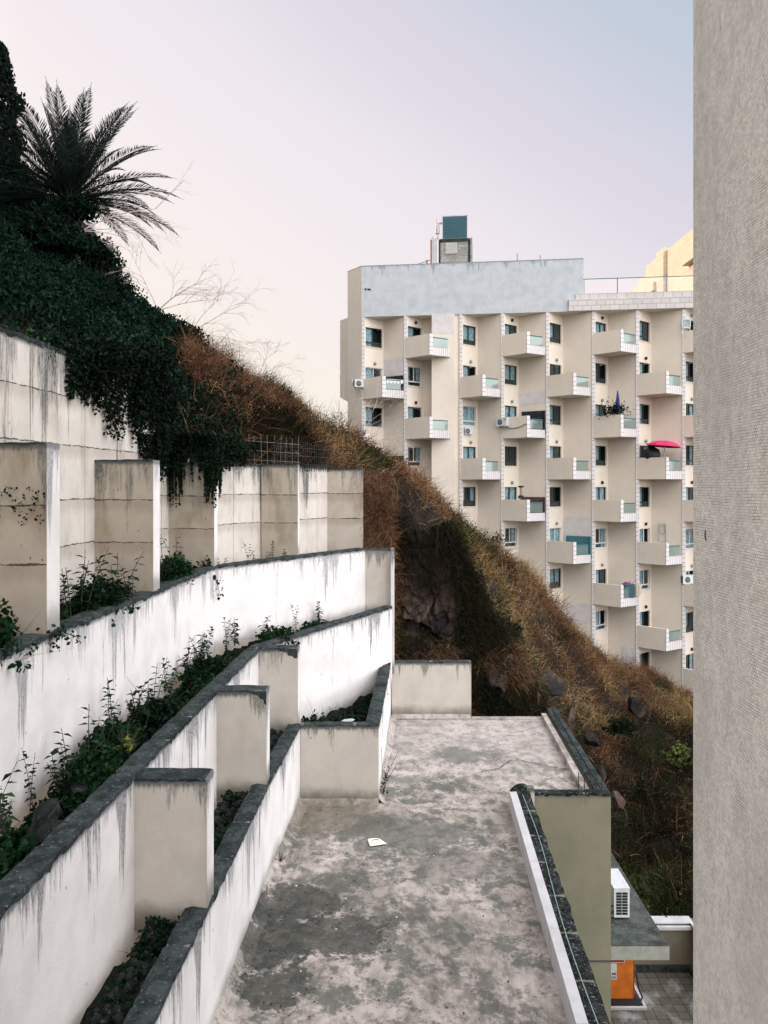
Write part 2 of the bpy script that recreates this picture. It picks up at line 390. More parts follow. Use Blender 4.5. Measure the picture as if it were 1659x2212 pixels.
M['cyp'] = leafmat('cypress_foliage', [(0,(.001,.003,.0025)),(.7,(.004,.009,.006)),(1,(.010,.018,.012))])
M['gold'] = leafmat('golden_straw', [(0,(.06,.036,.016)),(.45,(.20,.125,.055)),(.8,(.34,.23,.11)),(1,(.46,.34,.18))], .6, .9)
M['olive'] = leafmat('olive_brush', [(0,(.006,.008,.003)),(.5,(.030,.036,.013)),(.85,(.07,.08,.03)),(1,(.14,.14,.06))], .8, .9)
M['dry'] = leafmat('dry_brush', [(0,(.020,.010,.006)),(.40,(.10,.050,.028)),(.75,(.21,.115,.065)),(1,(.36,.23,.13))], .5, .9)
M['dry_dark'] = leafmat('dark_dry_brush', [(0,(.003,.003,.002)),(.5,(.012,.010,.005)),(1,(.05,.035,.017))], .5, .9)
M['scrub'] = leafmat('green_scrub', [(0,(.002,.004,.002)),(.5,(.008,.014,.006)),(1,(.026,.038,.015))], .5, .8)
m = NT('hillside_earth'); P = m.pos(); a = m.noise(P, .5, 6, .6); b = m.noise(P, 4, 6, .7)
col = m.mix(step(m, a, .4, .65), (.006,.006,.004), (.014,.010,.006)); col = m.mix(step(m, b, .5, .7), col, (.004,.004,.003))
M['earth'] = m.out(col, .95, b, .8, .1)
m = NT('basalt_rock'); P = m.pos(); a = m.noise(P, 1.1, 6, .6); b = m.noise(m.scl(P, 3, 3, 5), 1, 7, .72)
col = m.mix(step(m, a, .42, .62), (.022,.021,.021), (.085,.060,.046)); col = m.mix(step(m, b, .50, .70), col, (.012,.012,.013))
col = m.mix(step(m, m.noise(P, 7, 6, .7), .60, .70), col, (.075,.058,.048))
M['rock'] = m.out(col, .9, m.math('ADD', a, b), .9, .06, spec=.08)
m = NT('distant_ground'); M['ground'] = m.out(m.mix(m.noise(m.pos(), .1, 5), (.10,.095,.08), (.16,.15,.12)), .95)

# ---------------------------------------------------------------- camera, sky, sun
cam = bpy.data.cameras.new('camera'); co = bpy.data.objects.new('camera', cam); COL.objects.link(co)
co.rotation_euler = (math.radians(90), 0, 0); cam.sensor_fit = 'VERTICAL'; cam.sensor_height = 36
cam.lens = 36*F/2212; cam.shift_y = -58/2212; cam.clip_start = .05; cam.clip_end = 3000
scene.camera = co
w = bpy.data.worlds.new('World'); scene.world = w; w.use_nodes = True; T = w.node_tree; T.nodes.clear()
class WT(NT):
    def __init__(s): s.t = T
W = WT()
SUN_EL = 14.0; SUN_AZ = -62.0          # degrees right of the view direction (negative = left)
sky = W.n('ShaderNodeTexSky', sky_type='NISHITA'); sky.sun_disc = False
sky.sun_elevation = math.radians(SUN_EL); sky.sun_rotation = math.radians(SUN_AZ)
sky.air_density = 1.0; sky.dust_density = 1.5
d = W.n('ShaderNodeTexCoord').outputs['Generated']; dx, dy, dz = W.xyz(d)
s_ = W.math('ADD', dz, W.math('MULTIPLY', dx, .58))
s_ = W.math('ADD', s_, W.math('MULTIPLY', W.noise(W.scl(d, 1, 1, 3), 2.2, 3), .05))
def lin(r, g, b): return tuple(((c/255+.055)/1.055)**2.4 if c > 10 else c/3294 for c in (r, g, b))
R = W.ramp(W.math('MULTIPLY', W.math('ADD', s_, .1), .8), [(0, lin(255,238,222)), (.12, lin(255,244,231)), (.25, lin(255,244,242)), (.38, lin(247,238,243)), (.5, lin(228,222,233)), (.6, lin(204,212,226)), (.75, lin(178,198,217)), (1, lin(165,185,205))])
# fill added to the unseen sky, right and behind, to brighten the walls
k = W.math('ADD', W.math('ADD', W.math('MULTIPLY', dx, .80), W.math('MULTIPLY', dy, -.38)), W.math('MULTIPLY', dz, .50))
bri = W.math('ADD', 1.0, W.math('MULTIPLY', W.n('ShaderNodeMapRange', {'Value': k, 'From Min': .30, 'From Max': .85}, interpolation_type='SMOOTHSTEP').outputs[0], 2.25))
hid = W.n('ShaderNodeMapRange', {'Value': dy, 'From Min': .76, 'From Max': .35}, interpolation_type='SMOOTHSTEP').outputs[0]  # everything outside the frame: added fill, warmer and brighter
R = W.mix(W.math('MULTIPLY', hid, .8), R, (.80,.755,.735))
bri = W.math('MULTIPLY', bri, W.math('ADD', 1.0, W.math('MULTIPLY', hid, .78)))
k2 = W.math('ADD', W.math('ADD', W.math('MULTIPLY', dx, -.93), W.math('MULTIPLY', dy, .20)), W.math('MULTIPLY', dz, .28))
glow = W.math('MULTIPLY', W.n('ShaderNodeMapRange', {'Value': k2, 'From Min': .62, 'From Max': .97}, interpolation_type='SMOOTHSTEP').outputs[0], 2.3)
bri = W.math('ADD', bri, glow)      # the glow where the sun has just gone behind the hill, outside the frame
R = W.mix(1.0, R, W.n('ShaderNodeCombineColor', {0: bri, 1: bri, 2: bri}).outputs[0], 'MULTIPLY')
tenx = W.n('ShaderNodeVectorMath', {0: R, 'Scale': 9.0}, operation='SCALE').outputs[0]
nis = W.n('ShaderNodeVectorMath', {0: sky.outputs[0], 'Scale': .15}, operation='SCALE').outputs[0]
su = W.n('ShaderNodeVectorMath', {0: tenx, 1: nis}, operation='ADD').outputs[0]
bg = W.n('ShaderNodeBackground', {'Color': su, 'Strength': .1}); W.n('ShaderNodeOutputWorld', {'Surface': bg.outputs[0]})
sl = bpy.data.lights.new('sun', 'SUN'); sl.energy = 3.2; sl.angle = math.radians(.6); sl.color = (1.0,.66,.40)
so = bpy.data.objects.new('sun', sl); COL.objects.link(so)
az = math.radians(SUN_AZ); el = math.radians(SUN_EL)
sd = Vector((math.sin(az)*math.cos(el), math.cos(az)*math.cos(el), math.sin(el)))
so.rotation_euler = sd.to_track_quat('Z', 'Y').to_euler()
scene.view_settings.view_transform = 'Standard'; scene.view_settings.look = 'None'; scene.view_settings.exposure = 0; scene.view_settings.gamma = 1
# ================================================================ terraces
T1, T2, T3, T4 = -4.45, -3.05, -1.62, .43
SL = -5.9
def offset_left(pts, t):
    out = []
    for i, p in enumerate(pts):
        a = pts[max(i-1, 0)]; b = pts[min(i+1, len(pts)-1)]
        d = Vector((b[0]-a[0], b[1]-a[1])).normalized(); n = Vector((-d.y, d.x))
        out.append((p[0]+n.x*t, p[1]+n.y*t))
    return out
def resample(pts, st):
    out = []
    for a, b in zip(pts[:-1], pts[1:]):
        n = max(1, int(math.hypot(b[0]-a[0], b[1]-a[1])/st))
        for i in range(n): out.append((a[0]+(b[0]-a[0])*i/n, a[1]+(b[1]-a[1])*i/n))
    out.append(pts[-1]); return out
def wall_line(name, pts, t, z0, z1, mat, label, cat='wall', cop=.05, copmat='coping', zb=None):
    root = empty(name, (pts[0][0], pts[0][1], z0), label, cat)
    L = offset_left(pts, t); mb = MB(); u = 0
    for i in range(len(pts)-1):
        a, b = pts[i], pts[i+1]; l = math.hypot(b[0]-a[0], b[1]-a[1]); h = z1-z0
        nsub = max(1, int(l/.4)); 
        mb.face([(a[0],a[1],z0),(b[0],b[1],z0),(b[0],b[1],z1),(a[0],a[1],z1)], [(u,h,0),(u+l,h,0),(u+l,0,h),(u,0,h)])
        c, d_ = L[i], L[i+1]
        mb.face([(d_[0],d_[1],z0),(c[0],c[1],z0),(c[0],c[1],z1),(d_[0],d_[1],z1)], [(u+l,h,0),(u,h,0),(u,0,h),(u+l,0,h)])
        mb.face([(a[0],a[1],z1),(b[0],b[1],z1),(d_[0],d_[1],z1),(c[0],c[1],z1)], [(u,0,9)]*4); u += l
    for a, b in ((pts[0], L[0]), (L[-1], pts[-1])):
        mb.face([(b[0],b[1],z0),(a[0],a[1],z0),(a[0],a[1],z1),(b[0],b[1],z1)], [(u,z1-z0,0),(u+t,z1-z0,0),(u+t,0,9),(u,0,9)])
    mb.build('wall_face', mat, root)
    if cop: crust(pts, t, z1, cop, copmat, root)
    return root
def crust(pts, t, z1, h, mat, root, name='coping', thin=1.0):
    """rough mossy cap: a jittered strip a little proud of both faces"""
    P = resample(pts, .07); mb = MB(); rows = []
    Lf = offset_left(P, t+.012); Rt = offset_left(P, -.012)
    s0 = random.random()*50
    for i, (l, r) in enumerate(zip(Lf, Rt)):
        w1 = float(fbm(i*.35+s0, 1.3))*.010; w2 = float(fbm(i*.35+s0, 7.7))*.008
        zr = float(fbm(i*.5+s0, 4.4))*.014; lo = (.012+abs(float(fbm(i*.9+s0, 9.4)))*.05)*thin
        joint = -.02 if (i*.07) % .95 < .07 else 0
        dx = Vector((l[0]-r[0], l[1]-r[1])).normalized()
        rows.append([(r[0]-dx.x*w1, r[1]-dx.y*w1, z1-lo), (r[0]-dx.x*w1, r[1]-dx.y*w1, z1+h*.35+zr+joint),
                     (r[0]*.7+l[0]*.3, r[1]*.7+l[1]*.3, z1+h*.55+zr*.8+joint), (r[0]*.3+l[0]*.7, r[1]*.3+l[1]*.7, z1+h*.55-zr*.5+joint),
                     (l[0]+dx.x*w2, l[1]+dx.y*w2, z1+h*.3+zr*.4+joint), (l[0]+dx.x*w2, l[1]+dx.y*w2, z1-lo*.8)])
    base = 0
    for r in rows:
        for p in r: mb.v.append(p); mb.a.append((p[0], 0, 9))
    n = len(rows[0])
    for i in range(len(rows)-1):
        for k_ in range(n-1): mb.f.append((i*n+k_, (i+1)*n+k_, (i+1)*n+k_+1, i*n+k_+1))
    mb.f.append(tuple(range(n-1, -1, -1))); mb.f.append(tuple((len(rows)-1)*n+k_ for k_ in range(n)))
    return mb.build(name, M[mat], root)
def fin(xl, xr, y, t, z0, z1, mat, label, group, cop=.05, endz=None, capx=0, copmat='coping', endmat=None):
    root = empty('partition_wall', (xr, y, z0), label, 'wall', group)
    mb = MB(); e = .0
    mb.box(xl, xr, y, y+t, z0, z1); 
    o = mb.build('wall_face', M[mat], root)
    if endmat:
        mb = MB(); mb.box(xr+.001, xr+.006, y-.001, y+t+.001, endz if endz is not None else z0, z1-.002); mb.build('end_face', M[endmat], root)  # end face coloured separately, mostly lighter than the front
    if cop: crust([(xl+.01, y), (xr-.02, y)], t, z1, cop*.4, copmat, root, thin=.45)
    return root

L1 = [(-2.02,3.0),(-1.95,6.0),(-1.85,8.6),(-1.72,12.1),(-1.55,15.0)]
L2 = [(-2.82,3.0),(-2.73,5.8),(-2.62,8.5),(-2.48,12.0),(-2.33,15.0),(-2.26,15.35),(.2,20.35)]
L3 = [(-3.85,3.0),(-3.66,7.7),(-3.47,12.1),(-3.36,15.6),(-3.28,16.1),(-2.05,18.2),(-.48,20.6)]
L4 = [(-4.75,3.0),(-4.52,9.5),(-4.36,12.2),(-4.24,16.0),(-2.75,18.65),(-1.46,20.9)]
wall_line('retaining_wall', L1, .22, SL-.03, T1, M['white'], 'lowest white retaining wall with streaked face, rising straight from the stained flat roof')
wall_line('retaining_wall', L2, .22, -5.12, T2, M['white'], 'middle white retaining wall with three short cross walls on its roof side')
wall_line('retaining_wall', L3, .26, -3.36, T3, M['white_up'], 'tall smooth white retaining wall below the beige concrete panels')
# roof-side return and end walls
wall_line('retaining_wall', [(-.10,15.0),(.18,20.57)], .24, SL-.03, T1, M['white'], 'short white wall running back beside the pale open roof, dark cap on top')
gF = 'cross walls between the white terraces'
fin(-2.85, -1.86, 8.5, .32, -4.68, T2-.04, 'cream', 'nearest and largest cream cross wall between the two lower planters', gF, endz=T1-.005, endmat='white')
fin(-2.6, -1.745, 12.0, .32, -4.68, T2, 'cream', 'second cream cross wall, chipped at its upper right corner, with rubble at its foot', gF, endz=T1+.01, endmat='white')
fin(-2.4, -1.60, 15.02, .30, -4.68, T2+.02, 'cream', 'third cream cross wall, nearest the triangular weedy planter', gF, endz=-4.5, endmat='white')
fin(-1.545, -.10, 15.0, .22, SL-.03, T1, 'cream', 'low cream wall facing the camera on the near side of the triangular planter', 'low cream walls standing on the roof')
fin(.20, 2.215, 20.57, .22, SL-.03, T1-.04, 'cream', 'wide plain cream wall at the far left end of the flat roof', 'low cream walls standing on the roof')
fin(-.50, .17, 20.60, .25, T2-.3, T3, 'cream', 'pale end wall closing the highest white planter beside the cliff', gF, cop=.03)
def chip(parent, pts, y, mat='coping'):
    mb = MB(); mb.face([(x, y-.004, z) for x, z in pts]); mb.build('chipped_plaster', M[mat], parent)
for o in [o for o in COL.objects if o.name.startswith('partition_wall')]:
    if o['label'].startswith('second cream'): chip(o, [(-1.742,-3.062),(-1.742,-3.26),(-1.775,-3.235),(-1.79,-3.17),(-1.83,-3.165),(-1.86,-3.12),(-1.93,-3.095),(-2.02,-3.062)], 12.0)
    if o['label'].startswith('third cream'): chip(o, [(-1.60,-3.05),(-1.60,-3.20),(-1.66,-3.215),(-1.70,-3.17),(-1.78,-3.16),(-1.80,-3.10),(-1.90,-3.08),(-2.0,-3.05)], 15.02)
r = empty('wall_pier', (.2, 20.3, -4.5), 'slim white pier at the right end of the white terraces against the cliff', 'pier')
mb = MB(); mb.box(.172, .262, 20.42, 20.98, T1-.3, T3+.005); mb.build('pier_shaft', M['white'], r)
# panelled upper wall, tall part then lower part
r = empty('panel_wall', (-4.4, 9, T3-.5), 'tall beige concrete panel wall with dark runs under the ivy, top left', 'wall')
def strip(pts, z0, z1, t, mat, root, name='wall_face'):
    mb = MB(); L = offset_left(pts, t); u = 0; h = z1-z0
    for i in range(len(pts)-1):
        a, b = pts[i], pts[i+1]; l = math.hypot(b[0]-a[0], b[1]-a[1]); c, e = L[i], L[i+1]
        mb.face([(a[0],a[1],z0),(b[0],b[1],z0),(b[0],b[1],z1),(a[0],a[1],z1)], [(u,h,0),(u+l,h,0),(u+l,0,h),(u,0,h)])
        mb.face([(e[0],e[1],z0),(c[0],c[1],z0),(c[0],c[1],z1),(e[0],e[1],z1)], [(u,h,0),(u+l,h,0),(u+l,0,h),(u,0,h)])
        mb.face([(a[0],a[1],z1),(b[0],b[1],z1),(e[0],e[1],z1),(c[0],c[1],z1)], [(u,0,9)]*4); u += l
    for a, b in ((pts[0], L[0]), (L[-1], pts[-1])):
        mb.face([(b[0],b[1],z0),(a[0],a[1],z0),(a[0],a[1],z1),(b[0],b[1],z1)], [(u,h,0),(u+t,h,0),(u+t,0,h),(u,0,h)])
    return mb.build(name, M[mat], root)
strip([L4[0], L4[1], L4[2], (-4.26,15.5)], T3-.6, 1.84, .25, 'panel', r)
crust([L4[0], L4[1], L4[2], (-4.26,15.5)], .25, 1.84, .07, 'coping', r)
mb = MB()      # ledge under the tall panels
Lg = resample([L4[0], L4[1], L4[2], (-4.262,15.4)], .1); Lr = offset_left(Lg, -.035)
r2 = empty('panel_wall', (-2.8, 18.6, T3-.5), 'lower beige panel wall with rusty joints, standing behind the rebar mesh', 'wall')
strip([(-4.255,15.52), (-4.24,16.0), L4[4], L4[5]], T3-.6, T4+.03, .25, 'panel', r2)
crust([(-4.255,15.52), (-4.24,16.0), L4[4], L4[5]], .25, T4+.03, .05, 'coping', r2)
gU = 'upright concrete fins on the upper planter'
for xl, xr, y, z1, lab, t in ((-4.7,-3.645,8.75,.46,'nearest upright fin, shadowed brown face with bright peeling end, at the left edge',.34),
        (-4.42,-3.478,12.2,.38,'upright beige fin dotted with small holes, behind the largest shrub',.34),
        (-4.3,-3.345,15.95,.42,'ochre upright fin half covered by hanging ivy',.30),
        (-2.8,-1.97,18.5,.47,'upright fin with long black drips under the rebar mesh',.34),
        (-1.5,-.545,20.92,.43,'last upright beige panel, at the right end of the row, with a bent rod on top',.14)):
    fin(xl, xr, y, t, T3-.6 if y < 20 else T3-1.0, z1, 'panel_shaded' if y < 20 else 'panel_mid', lab, gU, cop=.03, endmat='white_up' if y < 20 else 'panel_mid', endz=T3-.02)

# soils
def soil(name, poly, z, amp=.08, st=.12, mat='soil'):
    xs = [p[0] for p in poly]; ys = [p[1] for p in poly]
    nx = int((max(xs)-min(xs))/st)+2; ny = int((max(ys)-min(ys))/st)+2
    X = np.linspace(min(xs), max(xs), nx); Y = np.linspace(min(ys), max(ys), ny); GX, GY = np.meshgrid(X, Y)
    Z = z+fbm(GX*1.7, GY*1.7, z)*amp+fbm(GX*6, GY*6, z+3, 2)*amp*.35
    def inside(px, py):
        c = np.zeros(px.shape, bool); n = len(poly)
        for i in range(n):
            x1, y1 = poly[i]; x2, y2 = poly[(i+1) % n]
            if y1 == y2: continue
            c ^= ((y1 > py) != (y2 > py)) & (px < (x2-x1)*(py-y1)/(y2-y1)+x1)
        return c
    idx = np.arange(nx*ny).reshape(ny, nx)
    q = np.stack([idx[:-1,:-1], idx[:-1,1:], idx[1:,1:], idx[1:,:-1]], -1).reshape(-1, 4)
    cx = (GX[:-1,:-1]+GX[1:,1:])/2; cy = (GY[:-1,:-1]+GY[1:,1:])/2
    keep = inside(cx, cy).ravel()
    o = npmesh(name, np.stack([GX, GY, Z], -1).reshape(-1, 3), q[keep], M[mat], smooth=True)
    return tag(o, kind='structure')
def xo(pts, dx): return [(p[0]+dx, p[1]) for p in pts]
soil('planter_soil', xo(L1, -.12)+list(reversed(xo(L2[:5], .12))), -4.62)
soil('planter_soil', xo(L2[:6], -.1)+[(.15,20.5),(-.45,20.75)]+list(reversed(xo(L3[:6], .1))), -3.28)
soil('planter_soil', xo(L3, -.1)+[(-.5,21.0),(-1.5,21.1)]+list(reversed(xo(L4[:5], .1))), -1.82)
soil('planter_soil', [(-2.3,15.2),(-.2,15.1),(.1,20.6)], -5.0, .12)

# ================================================================ flat-roofed building in the foreground
rb = empty('flat_roofed_building', (0, 12, -11), 'low building with a stained flat concrete roof, black-capped parapet and olive outer wall', 'building')
poly = [(-2.0,1.5),(2.2,1.5),(2.33,8.4),(2.65,15.03),(4.10,15.03),(4.20,20.55),(.19,20.6),(-.2,14.95),(-1.6,14.95),(-2.0,6)]
mb = MB(); mb.prism(poly, -11.3, SL-.12); mb.build('outer_wall', M['outer'], rb)
# roof sheet, finely subdivided with slight undulation
nx, ny = 110, 260; X = np.linspace(-2.05, 4.4, nx); Y = np.linspace(1.5, 20.6, ny); GX, GY = np.meshgrid(X, Y)
Z = SL+fbm(GX*.5, GY*.5)*.010
Z = Z+sm(GY, 20.3, 20.6)*.0
def poly_in(poly, px, py):
    c = np.zeros(px.shape, bool); n = len(poly)
    for i in range(n):
        x1, y1 = poly[i]; x2, y2 = poly[(i+1) % n]
        if y1 == y2: continue
        c ^= ((y1 > py) != (y2 > py)) & (px < (x2-x1)*(py-y1)/(y2-y1)+x1)
    return c
idx = np.arange(nx*ny).reshape(ny, nx)
q = np.stack([idx[:-1,:-1], idx[:-1,1:], idx[1:,1:], idx[1:,:-1]], -1).reshape(-1, 4)
rp = [(-2.05,1.5),(2.1,1.5),(2.2,8.4),(2.5,14.75),(2.5,15.1),(3.98,15.1),(4.18,20.6),(.0,20.6),(-.15,14.9),(-1.7,14.9)]
keep = poly_in(rp, (GX[:-1,:-1]+GX[1:,1:])/2, (GY[:-1,:-1]+GY[1:,1:])/2).ravel()
V = np.stack([GX, GY, Z], -1).reshape(-1, 3)
npmesh('roof_surface', V, q[keep], M['roof'], rb, smooth=True)
mb = MB(); mb.box(.19, 4.15, 20.56, 20.63, SL-.25, SL+.012); mb.box(2.22, 4.1, 20.40, 20.56, SL-.1, SL+.018); mb.build('roof_edge', M['roof'], rb)
# cove (mortar fillet) along walls
def fillet(pts, w, h, z, side=1):
    mb = MB(); P = resample(pts, .12); Q = offset_left(P, -w*side); rows = []
    for i, (a, b) in enumerate(zip(P, Q)):
        j = float(fbm(i*.4, 3.1*side+w))*.02
        mb.v += [(a[0], a[1], z+h+j*.6), (a[0]*.5+b[0]*.5, a[1]*.5+b[1]*.5, z+h*.35), (b[0]+j, b[1], z+.006)]; mb.a += [(i*.1, 1, .05)]*3
    for i in range(len(P)-1):
        for k_ in (0, 1): mb.f.append((i*3+k_, i*3+k_+1, i*3+k_+4, i*3+k_+3))
    return mb
fillet([(p[0], p[1]) for p in L1[1:]], .16, .13, SL).build('mortar_cove', M['roof'], rb)
fillet([(-.10,15.0),(.18,20.5)], .12, .10, SL).build('mortar_cove', M['roof'], rb)
fillet([(-1.55,14.995),(-.1,14.995)], .15, .10, SL).build('mortar_cove', M['roof'], rb)
fillet([(.2,20.565),(2.2,20.565)], .14, .09, SL).build('mortar_cove', M['roof'], rb)
# far right parapet: inner plaster bank, gap, cap with groove
mb = MB(); mb.prism([(3.76,15.2),(3.90,15.2),(4.10,20.5),(3.98,20.5)], SL-.05, SL+.13); mb.build('mortar_bank', M['roof'], rb)
mb = MB(); mb.prism([(3.95,15.06),(4.185,15.06),(4.40,20.6),(4.16,20.6)], -11.3, -5.72); mb.build('parapet', M['outer'], rb)
o = crust([(4.185,15.0),(4.405,20.75)], .235, -5.72, .05, 'coping', rb, 'parapet_cap')
mb = MB(); mb.tube([(4.07,15.2,-5.685),(4.18,18,-5.685),(4.28,20.6,-5.685)], .012); mb.build('joint_line', M['black'], rb)
# frontal wall cap at the jog
mb = MB(); mb.box(2.70, 4.19, 14.96, 15.05, -11.3, -5.70); mb.build('parapet', M['outer'], rb)
crust([(2.72,14.96),(4.19,14.96)], .18, -5.70, .03, 'coping_dark', rb, 'parapet_cap')
mb = MB(); mb.box(2.62, 2.76, 14.86, 15.02, -6.6, -5.56); mb.build('corner_post', M['cream'], rb)
# near parapet
inner = [(1.68,1.5),(2.10,8.4),(2.36,14.9)]; 
mb = MB(); mb.prism([(1.80,1.5),(2.06,1.5),(2.345,8.4),(2.66,14.95),(2.44,14.95),(2.12,8.4)], -11.3, -5.62); mb.build('parapet', M['outer'], rb)
crust([(2.05,1.5),(2.345,8.4),(2.655,14.9)], .24, -5.62, .03, 'coping_dark', rb, 'parapet_cap')
# metal flashing on its inner edge
mb = MB(); P = resample([(1.70,1.5),(2.005,8.4),(2.30,14.75)], .9)
for i, (a, b) in enumerate(zip(P[:-1], P[1:])):
    g = .004*(i % 2)
    for (x0, x1, z0, z1) in ((0, .115, -5.60+g, -5.585+g), (-.012, .0, SL-.01, -5.585+g)):
        mb.face([(a[0]+x0,a[1],z1),(a[0]+x1,a[1],z1),(b[0]+x1,b[1]+.01,z1),(b[0]+x0,b[1]+.01,z1)], [(0,5,5)]*4)
        mb.face([(a[0]+x0,a[1],z0),(b[0]+x0,b[1],z0),(b[0]+x0,b[1],z1),(a[0]+x0,a[1],z1)], [(0,5,5)]*4)
        mb.face([(a[0]+x1,a[1],z0),(b[0]+x1,b[1],z0),(b[0]+x1,b[1],z1),(a[0]+x1,a[1],z1)], [(0,5,5)]*4)
        mb.face([(a[0]+x0,a[1],z0),(a[0]+x1,a[1],z0),(a[0]+x1,a[1],z1),(a[0]+x0,a[1],z1)], [(0,5,5)]*4)
mb.build('metal_flashing', M['flash'], rb)
mb = MB(); n = 10; e0 = Vector((2.30,14.72,-5.60)); e1 = Vector((2.66,14.93,-5.58))
for i in range(n):
    a = math.pi*i/n; b = math.pi*(i+1)/n; h0 = .085*math.sin(a)**.7 if 0 < i else 0; h1 = .085*math.sin(b)**.7 if i+1 < n else 0
    p = e0.lerp(e1, i/n); q2 = e0.lerp(e1, (i+1)/n)
    mb.face([(p.x,p.y,p.z-.25),(q2.x,q2.y,q2.z-.25),(q2.x,q2.y,q2.z+h1),(p.x,p.y,p.z+h0)])
    mb.face([(p.x,p.y+.12,p.z-.25),(q2.x,q2.y+.12,q2.z-.25),(q2.x,q2.y+.12,q2.z+h1),(p.x,p.y+.12,p.z+h0)])
    mb.face([(p.x,p.y,p.z+h0),(q2.x,q2.y,q2.z+h1),(q2.x,q2.y+.12,q2.z+h1),(p.x,p.y+.12,p.z+h0)])
mb.build('parapet_end', M['coping_dark'], rb)
# cracks in the roof
mb = MB()
def crack(pts, w, z=SL+.022):
    P = []
    for a, b in zip(pts[:-1], pts[1:]):
        n = 14
        for i in range(n): P.append(Vector(a).lerp(Vector(b), i/n)+Vector((random.uniform(-.02,.02), random.uniform(-.03,.03), 0)))
    for a, b in zip(P[:-1], P[1:]):
        d_ = (b-a); 
        if d_.length < 1e-4: continue
        nn = Vector((-d_.y, d_.x, 0)).normalized()*w*random.uniform(.35, 1.1)
        mb.face([(a.x-nn.x, a.y-nn.y, z), (b.x-nn.x, b.y-nn.y, z), (b.x+nn.x, b.y+nn.y, z), (a.x+nn.x, a.y+nn.y, z)])
crack([onz(1110,1640,SL), onz(1160,1652,SL), onz(1210,1662,SL), onz(1250,1665,SL)], .018)
mb.build('crack', M['ac_grille'], rb); mb = MB()
crack([onz(1040,1668,SL), onz(1075,1663,SL), onz(1110,1640,SL)], .012)
mb.build('crack', M['ac_grille'], rb); mb = MB()
crack([onz(1205,1600,SL), onz(1222,1645,SL), onz(1245,1690,SL), onz(1262,1712,SL)], .014)
mb.build('crack', M['ac_grille'], rb)
# grit and leaves swept against the walls
_n = 900; _y = rng.uniform(6.5, 20.3, _n); _x = np.where(rng.uniform(0,1,_n) < .55, np.interp(_y, [3,8.6,15,15.01,20.6], [-2,-1.85,-1.55,-.05,.2])+rng.uniform(0,1,_n)**3*1.6+.06, rng.uniform(-1.4, 3.8, _n))
_ok = (_x < np.interp(_y, [8,14.7,14.8,20.6], [2.0,2.3,3.7,4.0])) & (_x > np.interp(_y, [3,8.6,15,15.01,20.6], [-1.9,-1.8,-1.5,-.05,.2])+.04)
_c = np.stack([_x, _y, np.full(_n, SL+.012)], -1)[_ok]; _s = rng.uniform(.006,.024,(len(_c),1)); _a = rng.uniform(0,6.28,(len(_c),1))
_dx = np.concatenate([np.cos(_a), np.sin(_a), rng.uniform(-.2,.4,_a.shape)], 1)*_s; _dy = np.concatenate([-np.sin(_a), np.cos(_a), rng.uniform(-.2,.4,_a.shape)], 1)*_s*.6
tag(npmesh('roof_litter', np.stack([_c-_dx, _c-_dy, _c+_dx, _c+_dy], 1).reshape(-1,3), np.arange(4*len(_c)).reshape(-1,4), M['rubble']), 'grit and dry leaf bits scattered over the flat roof', 'litter', kind='stuff')
# canopy over the yard
mb = MB(); mb.box(4.17, 5.385, 15.3, 19.7, -8.96, -8.70); mb.build('canopy', M['canopy'], rb)
mb = MB(); mb.box(4.17, 5.388, 15.292, 15.299, -8.965, -8.71); mb.build('canopy_edge', simple('canopy_edge_paint', (.30,.31,.27), .8), rb)
mb = MB(); mb.box(2.7, 4.215, 14.945, 14.96, -8.80, -8.77); mb.build('ledge', M['cream'], rb)
mb = MB(); P = [(2.21+.0477*(y-8.4)+.06*math.sin(y*1.1)*.5, y, -5.575) for y in np.arange(2, 14.9, .3)]
mb.tube(P, .0055, 5); tag(mb.build('roof_cable', M['cable']), 'thin pale green cable lying along the black parapet cap', 'cable')
mb = MB()
# rods at the parapet corner
for i, (px, h) in enumerate(((1312,.42),(1326,.30),(1344,.50),(1352,.34),(1375,.62))):
    x = 3.62+i*.11; 
    t_ = MB(); t_.tube([(x, 15.1, -5.75), (x+.01, 15.1, -5.7+h*.8)], .009, 5)
    tag(t_.build('rebar_rod', M['steel']), 'thin rusty rod sticking up from the black capped parapet corner', 'rod', 'rods on the roof corner')
# rebar mesh above the lower panel wall
def mesh_grid(name, a, b, z0, z1, nv, rows, r, mat, label):
    mb = MB(); a = Vector(a); b = Vector(b)
    for i in range(nv):
        p = a.lerp(b, (i+random.uniform(-.2,.2))/(nv-1)); mb.tube([(p.x,p.y,z0-.12),(p.x+random.uniform(-.02,.02),p.y,z1+random.uniform(-.03,.05))], r, 5)
    for j in range(rows):
        z = z0+(z1-z0)*(j+.15)/rows+.02; mb.tube([(a.x-.08,a.y-.01,z+.02),(b.x+.06,b.y-.01,z-.01)], r, 5)
    return tag(mb.build(name, mat), label, 'rebar mesh', 'rebar mesh on the panel wall')
mesh_grid('rebar_mesh', (-2.55,18.9,0), (-1.40,20.95,0), T4+.03, T4+.62, 24, 3, .0085, M['steel'], 'dark upright reinforcing bars standing along the top of the lower panel wall')
mesh_grid('rebar_mesh', (-3.05,18.35,0), (-2.10,19.6,0), T4+.08, T4+.72, 9, 3, .0065, M['steel_grey'], 'pale grey wire mesh leaning in front of the dark bars')
mb = MB(); mb.tube([(-.72,20.95,T4-.02),(-.72,20.95,T4+.45),(-.74,20.95,T4+.48),(-.98,20.95,T4+.47)], .014, 6)
tag(mb.build('bent_rod', M['steel']), 'black bent rod on the last panel at the right', 'rod')

